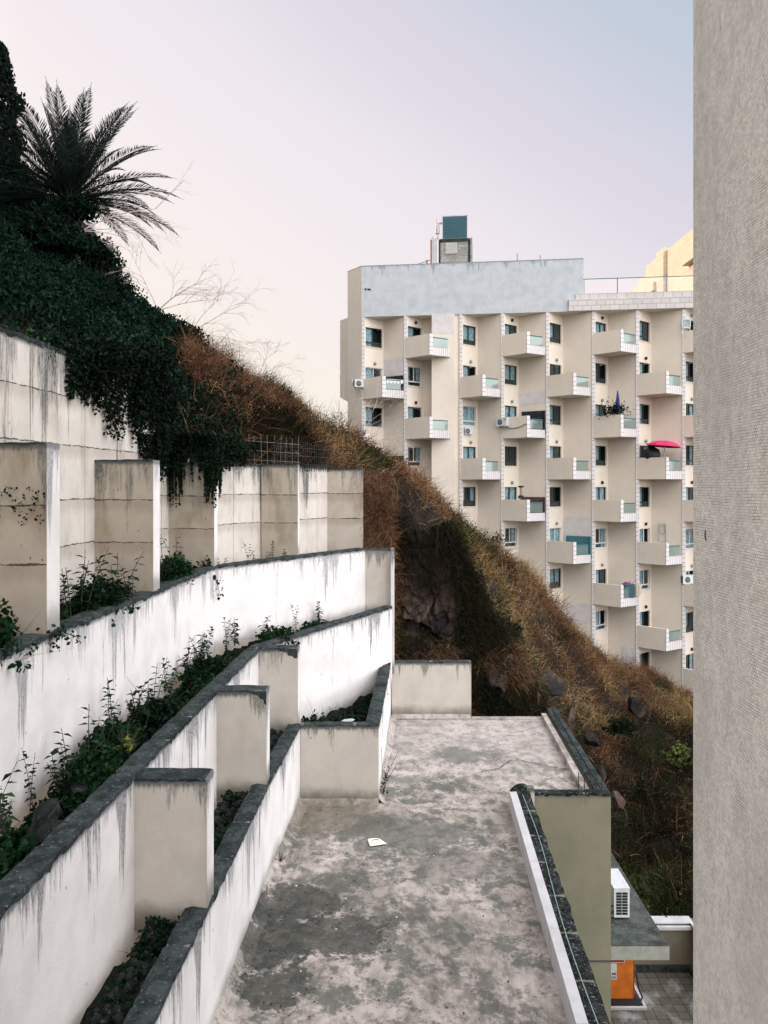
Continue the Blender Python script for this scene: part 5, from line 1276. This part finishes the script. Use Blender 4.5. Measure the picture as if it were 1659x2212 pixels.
for nm, sel, mt, L_, lab, nb in (('golden_straw', gold, 'gold', .50, 'clumps of pale golden straw on the slope', 6), ('olive_brush', oliv, 'olive', .42, 'olive green wiry brush patches on the slope', 8),
        ('dry_brush', tall_ok & brown, 'dry', .52, 'tangled reddish brown dry brush along the hill crest', 7), ('dark_brush', tall_ok & ~brown & ~gold & ~oliv, 'dry_dark', .5, 'dark dead brush in the shaded lower slope', 6)):
    R0 = np.repeat(P[sel], nb, 0); R0 = R0+rng.normal(size=R0.shape)*np.array([.10,.10,.05]); n2_ = len(R0)
    lift = rng.uniform(0,.35,n2_)*np.repeat(1+1.6*np.clip(fbm(P[sel][:,0]*1.3, P[sel][:,1]*1.3, 21), -.5, 1), nb); R0[:,2] += lift
    V1, Q1 = blades(R0, L_, .017, np.array([.15,-.2,.65]), .75, .16, 3)
    print(nm, len(R0)); tag(npmesh(nm, V1, Q1, M[mt]), lab, 'brush', kind='stuff')
# fine leaf litter to break the blades up
for nm, sel, mt in (('dry_brush_tips', tall_ok & brown, 'dry'), ('dark_brush_tips', tall_ok & ~brown, 'scrub')):
    R0 = np.repeat(P[sel], 3, 0)+rng.normal(size=(sel.sum()*3,3))*np.array([.16,.16,.1])+np.array([0,0,.3]); V1, Q1 = leaves(R0, .06)
    tag(npmesh(nm, V1, Q1, M[mt]), 'small dry leaves caught in the brush' if mt == 'dry' else 'small dull green leaves among the dark brush', 'brush', kind='stuff')
# scrub rooted on the cliff face
k_ = 16000; X_ = rng.uniform(-.5, 5.2, k_); v_ = rng.uniform(0, 1, k_); Zt = np.interp(X_, [-.6,.4,1.2,2.0,2.6,3.3,4.2,5.4], [0,-.9,-1.3,-1.15,-2.6,-4.0,-5.6,-8.0]); Zs = -7.5+(Zt+7.5)*v_
dens = fbm(X_*.9, Zs*.7, 3, 4)+np.interp(X_, [-.5,.3,.6,2.0,2.5,5], [.9,.5,-.35,-.25,.5,.9])+.5*(v_ > .86)
kp = dens > .17; Rt = np.stack([X_, 22.0+(Zs+7.5)*.28+np.maximum(0,X_-2)*.5-.62, Zs], -1)[kp]; R0 = np.repeat(Rt, 6, 0)+rng.normal(size=(len(Rt)*6,3))*.08
nn_ = fbm(R0[:,0]*.8, R0[:,2]*.8, 5)
for nm, sl_, mt, lab in (('cliff_scrub', nn_ < .15, 'dry_dark', 'dark wiry scrub growing on the cliff'), ('cliff_straw', nn_ >= .15, 'dry', 'brown straw growing in the cracks of the cliff')):
    V, Q = blades(R0[sl_], .42, .014, np.array([.15,-.55,.35]), .6, .28, 3); tag(npmesh(nm, V, Q, M[mt]), lab, 'brush', kind='stuff')
R0 = np.repeat(Rt, 3, 0)+rng.normal(size=(len(Rt)*3,3))*.12-np.array([0,.1,0]); V, Q = leaves(R0, .065); tag(npmesh('cliff_leaves', V, Q, M['scrub']), 'small dark leaves on the cliff scrub', 'brush', kind='stuff')
k_ = 2600; Rt = np.stack([rng.uniform(-.68,.22,k_), rng.uniform(21.12,21.5,k_), rng.uniform(-5.6,.35,k_)], -1); R0 = np.repeat(Rt, 5, 0)+rng.normal(size=(k_*5,3))*.07
V, Q = blades(R0, .36, .012, np.array([.1,-.5,.4]), .55, .3, 3); tag(npmesh('bank_straw', V, Q, M['dry']), 'brown straw on the steep bank right of the last panel', 'brush', kind='stuff')
# straw hanging down the cliff
k_ = 2600; gx_ = rng.uniform(0,1,k_); X_ = -.1+gx_*3.9; Zt = np.interp(X_, [-.6,.4,1.2,2.0,2.6,3.3,4.2], [0,-.9,-1.3,-1.15,-2.6,-4.0,-5.6]); keepc = vn(X_*2.2, 0*X_) > -.15
X_ = X_[keepc]; Zt = Zt[keepc]; f = rng.uniform(0,1,len(X_)); Zs = Zt-f*1.8+.2
Rt = np.stack([X_, 22.0+(Zs+7.5)*.28+np.maximum(0,X_-2)*.5-.75, Zs], -1); V, Q = blades(Rt, .75, .014, np.array([.1,-.5,.1]), .35, .45, 4)
tag(npmesh('hanging_straw', V, Q, M['dry_dark']), 'dry straw hanging down over the dark cliff', 'straw', kind='stuff')
# dry flower stalks with dark seed heads in front of the facade
for (px_, py_, Y_, heads, lab) in ((1235,1400,34,((-18,-32),(-8,-32),(-14,-26)),'thin stalk with three dark seed heads beside the lowest white plaster patch'),
        (1400,1560,30,((-2,-80),(20,-86),(19,-70),(17,-66),(-30,-64),(-25,-52),(0,-38)),'tall stalk with round black seed heads in front of the lower facade'), (895,1085,30,((-1,-42),(12,-48),(14,-36)),'dry stalk with two black dots of seed above the slope by the panel')):
    p = at(px_, py_, Y_); mb = MB()
    for hx, hy in heads:
        q_ = at(px_+hx, py_+hy, Y_); mb.tube([p, (p+q_)/2+Vector((.03,0,.03)), q_], .006, 4); mb.lathe([(0,-.05),(.05,0),(0,.05)], tuple(q_), 6)
    tag(mb.build('dry_stalk', M['steel']), lab, 'plant', 'dry flower stalks on the slope')

# ---------------------------------------------------------------- palm
def palm():
    c = Vector(at(150, 436, 24)); r = empty('palm_tree', (c.x, c.y, c.z-2), 'feathery date palm rising from the ivy at the upper left', 'tree')
    mb = MB(); mb.tube([(c.x+.1,c.y,c.z-2.6),(c.x+.05,c.y,c.z-1.2),(c.x,c.y,c.z)], .26, 12, .20); mb.build('trunk', M['trunk'], r)
    rs = np.random.default_rng(5)
    for i in range(70):
        azm = i*2.399963+.3; f = i/70; el_ = math.radians(82-f*86+rs.uniform(-9,9)); L_ = 3.25*rs.uniform(.85,1.08)*(.86+.28*math.sin(math.pi*f))
        if i < 6: L_ *= .95
        d_ = np.array([math.cos(azm)*math.cos(el_), math.sin(azm)*math.cos(el_), math.sin(el_)]); p_ = np.array(c)
        n = 46; pts = [p_.copy()]; dirs = [d_.copy()]; bend = .68*(.30+.75*math.cos(el_))/n
        for s_ in range(n):
            d_ = d_+np.array([0,0,-bend*(.4+1.5*s_/n)]); d_ /= np.linalg.norm(d_); p_ = p_+d_*L_/n; pts.append(p_.copy()); dirs.append(d_.copy())
        mb = MB(); mb.tube([tuple(q) for q in pts[::4]], .022, 5, .005)
        V, Q = [], []
        for s_ in range(5, n+1):
            t_ = s_/n; ll = .50*math.sin(math.pi*min(1, .22+.80*t_))**.7*(1 if t_ < .9 else .8); dd = dirs[s_]; sd_ = np.cross(dd, [0,0,1]); 
            if np.linalg.norm(sd_) < .15: sd_ = np.array([1.,0,0])
            sd_ /= np.linalg.norm(sd_); up_ = np.cross(sd_, dd)
            for sgn in (-1, 1):
                for rep in (0, 1):
                    ld = dd*(.85+rs.uniform(-.15,.2))+sd_*sgn*(.75+rs.uniform(-.1,.1))+up_*(.22+rs.uniform(-.15,.15)); ld /= np.linalg.norm(ld)
                    a = pts[s_]+dd*(L_/n*.5*rep); w_ = np.cross(ld, up_); w_ = w_/(np.linalg.norm(w_)+1e-6)*.013
                    e_ = a+ld*ll*rs.uniform(.85,1.1)+np.array([0,0,-.03]); m__ = (a+e_)/2+up_*.012
                    b0 = len(V); V += [a, m__+w_, e_, m__-w_]; Q.append((b0,b0+1,b0+2,b0+3))
        b0 = len(mb.v); mb.v += [tuple(v) for v in V]; mb.a += [(0,5,5)]*len(V); mb.f += [tuple(b0+k_ for k_ in q_) for q_ in Q]
        mb.build('frond', M['palm'], r)
palm()
# ---------------------------------------------------------------- cypress
c = Vector(at(-6, 400, 30)); r = empty('cypress_tree', (c.x, c.y, c.z-2), 'narrow dark cypress at the very top left edge', 'tree')
n = 15000; zz = rng.uniform(-3, 5.25, n); rad = .95*np.clip((5.4-zz)/1.5, .12, 1)**.75*(.82+.25*vn(zz*1.6, zz*0+3)); a = rng.uniform(0, 2*math.pi, n); rad = rad*(1+.22*vn(a*1.6, zz*1.3, 4))*rng.uniform(.55,1.0,n)
V, Q = leaves(np.stack([c.x+rad*np.cos(a), c.y+rad*np.sin(a), c.z+zz], -1), .16, np.array([0,0,1.3]), .6); npmesh('crown', V, Q, M['cyp'], r)
mb = MB(); mb.tube([c+Vector((0,0,-4)), c+Vector((0,0,4.4))], .16, 8, .03); mb.build('trunk', M['trunk'], r)
# dark shrubs under the palm and cypress along the crest
gC = 'dark shrubs along the hill crest'
for px_, py_, Y_, rx, rz, lab in ((30,400,27,1.5,1.2,'dense dark shrub at the foot of the cypress'), (95,455,22.6,1.0,1.0,'dense dark shrub left of the palm trunk'), (150,432,23.0,.9,.6,'dense dark shrub right under the palm crown'), (140,500,22.6,.9,.7,'dense dark shrub on the bank below the palm'), (198,520,26,.9,.7,'dense dark shrub at the right foot of the palm'),
        (208,545,30,1.1,.8,'dense dark shrub on the crest just right of the palm foot'), (215,600,25,1.0,.7,'dense dark shrub below and right of the palm'), (290,660,28,1.0,.7,'dense dark shrub where the pale twigs start'), (350,712,30,1.0,.7,'dense dark shrub at the bend of the hill crest'),(405,760,32,1.1,.6,'dense dark shrub where the ivy ends and brown brush begins')):
    p = at(px_, py_, Y_); bush((p.x, p.y, p.z-rz*.75), (rx,.8,rz), int(3600*rx), .10, 'ivy', lab, gC, tall=.8)
# ---------------------------------------------------------------- bare arching shrubs
def bare(root_px, Y_, starts, label, seed, L0):
    rs = random.Random(seed); p0 = Vector(at(*root_px, Y_)); r = empty('bare_tree', tuple(p0), label, 'tree', 'bare twiggy shrubs against the sky'); tw = MB()
    def grow(mbx, p, d_, L_, rad, depth):
        n = 9; pts = [p.copy()]
        for i in range(n):
            d_ = (d_+Vector((rs.uniform(-.10,.10), rs.uniform(-.06,.06), rs.uniform(-.05,.05)-.055))).normalized(); p = p+d_*L_/n; pts.append(p.copy())
            if depth < 3 and i > 1 and rs.random() < (.62 if depth < 2 else .4):
                a = rs.choice((-1,1))*rs.uniform(.35,.8); dd = (d_+Vector((a*-d_.z*.9, rs.uniform(-.5,.5), a*d_.x*.9+.1))).normalized()
                grow(mbx, p, dd, L_*rs.uniform(.32,.6), rad*.55, depth+1)
        mbx.tube(pts, rad, 4, rad*.35)
    for d_, l_ in starts:
        mb = MB(); tw = mb; grow(mb, p0.copy(), Vector(d_).normalized(), l_*L0, .015, 0); mb.build('branch', M['twig'], r)
bare((175,500), 22.5, [((1,0,.55),1.0),((1,.2,.9),.8),((1,-.1,.25),.8),((1,0,.1),.6)], 'pale leafless branches arching right below the palm crown', 4, 2.2)
bare((340,672), 21.5, [((1,0,1.1),1.0),((1,.2,.5),.9),((-.2,0,1),.9),((1,0,.9),.7)], 'pale leafless shrub rising above the middle of the ivy crest', 9, 1.9)
bare((402,728), 21.0, [((1,0,.8),1.0),((1,0,.25),1.0),((1,.1,-.05),.9),((.8,0,1.2),.8)], 'pale leafless shrub drooping right where the ivy ends', 13, 1.75)
bare((560,815), 26.0, [((1,0,.7),.9),((.3,0,1),.8),((-.5,0,1),.6)], 'small leafless twigs above the brown crest', 17, 1.3)
bare((770,985), 30.0, [((.3,0,1),1.0),((-.3,0,1),.9),((1,0,.8),.7)], 'thin leafless twigs in front of the corner of the apartment block', 23, 2.4)

# ---------------------------------------------------------------- planter plants
def weed_mesh(h, seed, leafy=9):
    rs = np.random.default_rng(seed); st = MB(); V, Q = [], []
    for s_ in range(rs.integers(2, 5)):
        x = rs.normal()*.05; y = rs.normal()*.05; hh = h*rs.uniform(.6, 1.1); lean = rs.normal(size=2)*.16
        pts = [(x+lean[0]*t_**1.5*hh, y+lean[1]*t_**1.5*hh, t_*hh) for t_ in np.linspace(0, 1, 7)]
        st.tube(pts, .006, 4, .003)
        for i in range(leafy):
            t_ = .15+.85*i/leafy; p_ = np.array([x+lean[0]*t_**1.5*hh, y+lean[1]*t_**1.5*hh, t_*hh])
            for a in (i*1.6, i*1.6+math.pi):
                a += rs.normal()*.5; ll = .10*rs.uniform(.45,1.25)*(1.0 if t_ < .85 else 1.15); d_ = np.array([math.cos(a), math.sin(a), .35-1.0*rs.random()])*(1 if rs.random() > .12 else .2); w_ = np.array([-math.sin(a), math.cos(a), 0])*ll*.33
                tip = p_+d_*ll; m_ = p_+d_*ll*.45+np.array([0,0,.012]); b = len(V); V += [p_, m_+w_, tip, m_-w_]; Q.append((b,b+1,b+2,b+3))
    return st, V, Q
protos = []
for i, h in enumerate((.45, .62, .8)):
    st, V, Q = weed_mesh(h, 40+i); protos.append((st, V, Q))
gW = 'upright leafy weeds in the planters'
protoobj = []
def weed(x, y, z, i, sc_, rz, label):
    if len(protoobj) < 3:
        st, V, Q = protos[len(protoobj)]
        r = empty('weed', (0,0,0), label, 'plant', gW); st.build('stem', M['twig_dark'], r); npmesh('leaves', np.array(V), Q, M['leaf'], r); protoobj.append(r); i = len(protoobj)-1; o = r
    else: o = copy_tree(protoobj[i % 3])
    o.location = (x, y, z); o.scale = (sc_, sc_, sc_); o.rotation_euler = (0, 0, rz); o['label'] = label
    return o
def lx(Lp, y): 
    return float(np.interp(y, [p[1] for p in Lp], [p[0] for p in Lp]))
LBL_W = 'tall leafy weed against the foot of the tall smooth white wall'
ys_w = [5.9,6.3,6.7,7.1,7.5,7.9,8.3,8.6,9.0,9.5,9.9,10.2,10.5,10.8,11.2,11.6,12.1,12.5,13.0,13.4,14.0,14.5,15.0,15.6,16.3,17.0,17.8,18.7]
for i, y in enumerate(ys_w): weed(lx(L3, y)+.10+.25*random.random(), y, -3.22, i, random.uniform(.75,1.2), random.uniform(0,6), LBL_W)
for i in range(14):
    y = random.uniform(9.4, 11.9); weed(lx(L3, y)-.15-.5*random.random(), y, -1.8, i, random.uniform(.8,1.3), random.uniform(0,6), 'leafy weed in the upper planter between the nearest fin and the dotted fin')
for i in range(12):
    y = random.uniform(12.7, 15.7); weed(lx(L3, y)-.15-.5*random.random(), y, -1.8, i, random.uniform(.7,1.2), random.uniform(0,6), 'leafy weed in the upper planter between the dotted fin and the ochre fin')
for i in range(7):
    y = random.uniform(16.3, 18.6); weed(lx(L3, y)-.25, y, -1.8, i, random.uniform(.5,.8), random.uniform(0,6), 'small weed at the foot of the lower panel wall beyond the ochre fin')
for i in range(9):
    f = random.random(); weed(-1.7+1.5*f, 15.6+1.5*random.random()*f+.4, -4.95, i, random.uniform(.35,.6), random.uniform(0,6), 'small weed in the dark triangular planter')
# shrubs of the planters
gS = 'shrubs in the terrace planters'
for x, y, z, rx, ry, rz, n, lab in ((-3.85,10.9,-1.85,.42,.75,.62,3600,'big round leafy shrub in the upper planter left of the dotted fin'),
        (-3.72,14.3,-1.85,.38,1.0,.62,3600,'big leafy shrub in the upper planter left of the ochre fin'), (-3.95,7.95,-1.85,.5,.6,.75,1100,'loose small-leaved shrub in front of the nearest brown fin'),
        (-3.3,6.6,-3.3,.38,.75,.42,2600,'leafy shrub at the bottom left edge between the two white walls'), (-3.2,9.6,-3.3,.40,.75,.48,3000,'leafy shrub half way along the middle planter'), (-3.05,10.9,-3.3,.42,.6,.42,2400,'leafy shrub in the middle planter above the second cream cross wall'),
        (-2.95,13.4,-3.3,.42,.9,.42,3000,'leafy shrub in the middle planter above the third cream cross wall'), (-2.15,16.5,-3.3,.5,.8,.42,2200,'leafy shrub near the far bend of the middle planter'), (-1.5,18.0,-3.3,.4,.6,.3,1000,'low shrub in the narrow far end of the middle planter'),
        (-2.3,8.0,-4.72,.16,.32,.28,600,'small green plant in the lowest planter under the nearest cross wall'), (-1.35,16.6,-5.0,.5,.5,.3,900,'low weedy clump in the triangular planter'),(-1.0,16.2,-5.0,.3,.3,.45,300,'thin dry clump in the triangular planter')):
    bush((x, y, z), (rx,ry,rz), n, .075, 'leaf', lab, gS, name='shrub', stems=30, tall=1.0)
c = Vector((-3.0,9.4,-3.05)); bush(c, (.16,.25,.16), 260, .055, 'leaf_yellow', 'small patch of yellow green leaves beside the middle coping')
bush((-3.75,19.0-.6,T4), (.5,.5,.3), 500, .06, 'ivyd', 'low dark ivy tuft at the left end of the rebar mesh')
# trailing plants over the copings
def trail(pts, n, label, mat='leaf', sz=.05):
    r = empty('trailing_plant', pts[0], label, 'plant', 'trailing sprays over the white wall'); P_ = []; mb = MB()
    for a in pts[1:]:
        a = Vector(a); p0 = Vector(pts[0]); mid = (p0+a)/2+Vector((.05,-.03,.08)); line = [p0.lerp(mid, t_).lerp(mid.lerp(a, t_), t_) for t_ in np.linspace(0, 1, 8)]
        mb.tube(line, .005, 4); P_ += [np.array(line[random.randrange(2,8)])+rng.normal(size=3)*.05 for _ in range(n)]
    mb.build('stem', M['twig_dark'], r); V, Q = leaves(np.array(P_), sz); npmesh('leaves', V, Q, M[mat], r)
p = at(100, 1370, 8.85); trail([tuple(p), tuple(p+Vector((.22,-.1,-.02))), tuple(p+Vector((.10,-.15,-.16))), tuple(p+Vector((.34,.05,-.06))), tuple(p+Vector((-.08,-.2,-.14)))], 26, 'small-leaved spray hanging over the white wall under the nearest fin')
p = at(445, 1205, 15.9); trail([tuple(p), tuple(p+Vector((.14,-.1,-.62))), tuple(p+Vector((.30,-.12,-.72))), tuple(p+Vector((.02,-.1,-.45))), tuple(p+Vector((-.2,-.1,-.3)))], 22, 'leafy spray hanging down the white wall below the ochre fin', sz=.08)
p = at(836, 1712, 15.2); r = empty('dry_weed', tuple(p), 'thin dry weed growing from the foot of the white wall beside the roof', 'plant'); mb = MB()
p = Vector((-.02,15.45,SL)); 
for a, b, z in ((.12,-.1,.55),(.16,.1,.75),(-.03,.0,.9),(.26,-.2,.62),(.3,.1,.8)): mb.tube([p, p+Vector((a*.3,b*.3,z*.5)), p+Vector((a,b,z))], .005, 4)
mb.build('stem', M['twig_dark'], r); V, Q = leaves(rng.normal(size=(90,3))*np.array([.04,.1,.16])+np.array(p)+np.array([.03,0,.18]), .04); npmesh('leaves', V, Q, M['dry_dark'], r)
p = Vector((-1.62,12.6,SL+.05)); r = empty('dry_weed', tuple(p), 'tiny brown tuft at the foot of the lowest white wall', 'plant')
V, Q = blades(np.repeat(np.array([p[:]]), 40, 0), .22, .008, np.array([.3,-.1,.8]), .5, .1, 3); npmesh('blades', V, Q, M['dry'], r)
# low ground cover filling the planters
def cover(name, Lp, dx0, dx1, y0, y1, z, n, hmax, label, mat='leaf'):
    y = rng.uniform(y0, y1, n); x = np.interp(y, [p[1] for p in Lp], [p[0] for p in Lp])+rng.uniform(dx0, dx1, n)
    h = np.clip(fbm(x*1.6, y*1.2, 3)+.75, 0, 1.6)*hmax; zz = z+h*rng.uniform(0, 1, n)**.7; k2 = h > .02
    V, Q = leaves(np.stack([x, y, zz], -1)[k2], .062, np.array([.2,-.2,.9]), .8); return tag(npmesh(name, V, Q, M[mat]), label, 'weeds', kind='stuff')
cover('ground_cover', L2, -.80, -.22, 5.0, 15.3, -3.27, 15000, .24, 'low weeds carpeting the middle planter')
cover('ground_cover', [(-2.4,15.4),(.1,20.3)], -.5, -.25, 15.6, 20.0, -3.27, 4500, .16, 'low weeds carpeting the far end of the middle planter')
cover('ground_cover', L3, -.85, -.3, 5.0, 15.9, -1.81, 12000, .24, 'low weeds carpeting the upper planter')
cover('ground_cover', L1, -.6, -.25, 4.5, 14.5, -4.60, 2200, .10, 'sparse low weeds in the lowest planter')
cover('ground_cover', [(-2.0,15.3),(.05,20.2)], .25, .75, 15.5, 18.5, -4.98, 2600, .22, 'low weeds in the triangular planter')
for i in range(26):
    f = random.random(); X_ = random.uniform(1.5, 15); Y_ = random.uniform(25, 36); z_ = float(hill(np.array([X_]), np.array([Y_]))[0]); s_ = random.uniform(.35, .8)
    if i == 0: pb = bush((0,0,0), (.8,.7,.6), 700, .085, 'olive', 'rounded dull green scrub clump growing among the dry brush on the slope', 'small scrub clumps among the dry brush'); o = pb
    else: o = copy_tree(pb)
    o.location = (X_, Y_, z_-.05); o.scale = (s_, s_, s_); o.rotation_euler = (0, 0, random.uniform(0, 6))
# rubble and stones
def rubble(name, Lp, dx0, dx1, y0, y1, z, n, smin, smax, label):
    V, Q = [], []; base = np.array([[1,0,0],[-1,0,0],[0,1,0],[0,-1,0],[0,0,1],[0,0,-1]], float); tris = [(0,2,4),(2,1,4),(1,3,4),(3,0,4),(2,0,5),(1,2,5),(3,1,5),(0,3,5)]
    for i in range(n):
        y = random.uniform(y0, y1); x = lx(Lp, y)+random.uniform(dx0, dx1); s_ = smin+(smax-smin)*random.random()**2.5
        R3 = np.linalg.qr(rng.normal(size=(3,3)))[0]; P_ = (base*rng.uniform(.6,1.2,(6,3))*s_) @ R3+np.array([x, y, z+s_*.4]); b = len(V); V += list(P_); Q += [(b+a, b+c_, b+e_) for a, c_, e_ in tris]
    return tag(npmesh(name, V, Q, M['rubble'], k=3), label, 'rubble', kind='stuff')
rubble('rubble', L1, -.60, -.2, 4.5, 15, -4.60, 1700, .015, .085, 'broken stones and gravel filling the lowest planter')
rubble('rubble', L2, -.55, -.2, 5.5, 15.2, -3.26, 1500, .012, .07, 'gravel and broken stones in the middle planter')
rubble('rubble', L2, .15, .9, 15.5, 17.5, -4.98, 500, .015, .06, 'gravel in the triangular planter')
for i, (x, y, z, s, lab) in enumerate(((-3.18,7.75,-3.1,(.20,.22,.14),'rough grey stone lying among the weeds of the middle planter'), (-3.0,7.2,-3.12,(.20,.28,.17),'largest dark slab tilted against the middle coping'), (-3.12,8.3,-3.15,(.13,.16,.09),'flat grey stone behind the dark slab'),
        (-2.25,10.9,-4.5,(.10,.13,.08),'grey stone in the rubble at the second cross wall'), (-2.15,9.6,-4.55,(.11,.12,.07),'angular grey stone near the end of the nearest cross wall'), (-2.9,8.0,-3.15,(.09,.1,.07),'small pale stone next to the dark slab'))):
    rock((x, y, z), s, lab, 'loose stones in the planters', 'rubble', 60+i, 3)
c = onz(873, 1552, -4.75); rock((-.72,16.2,-4.72), (.16,.10,.07), 'white crumpled rag lying in the triangular planter', None, 'flash', 77, 3)['category'] = 'rag'
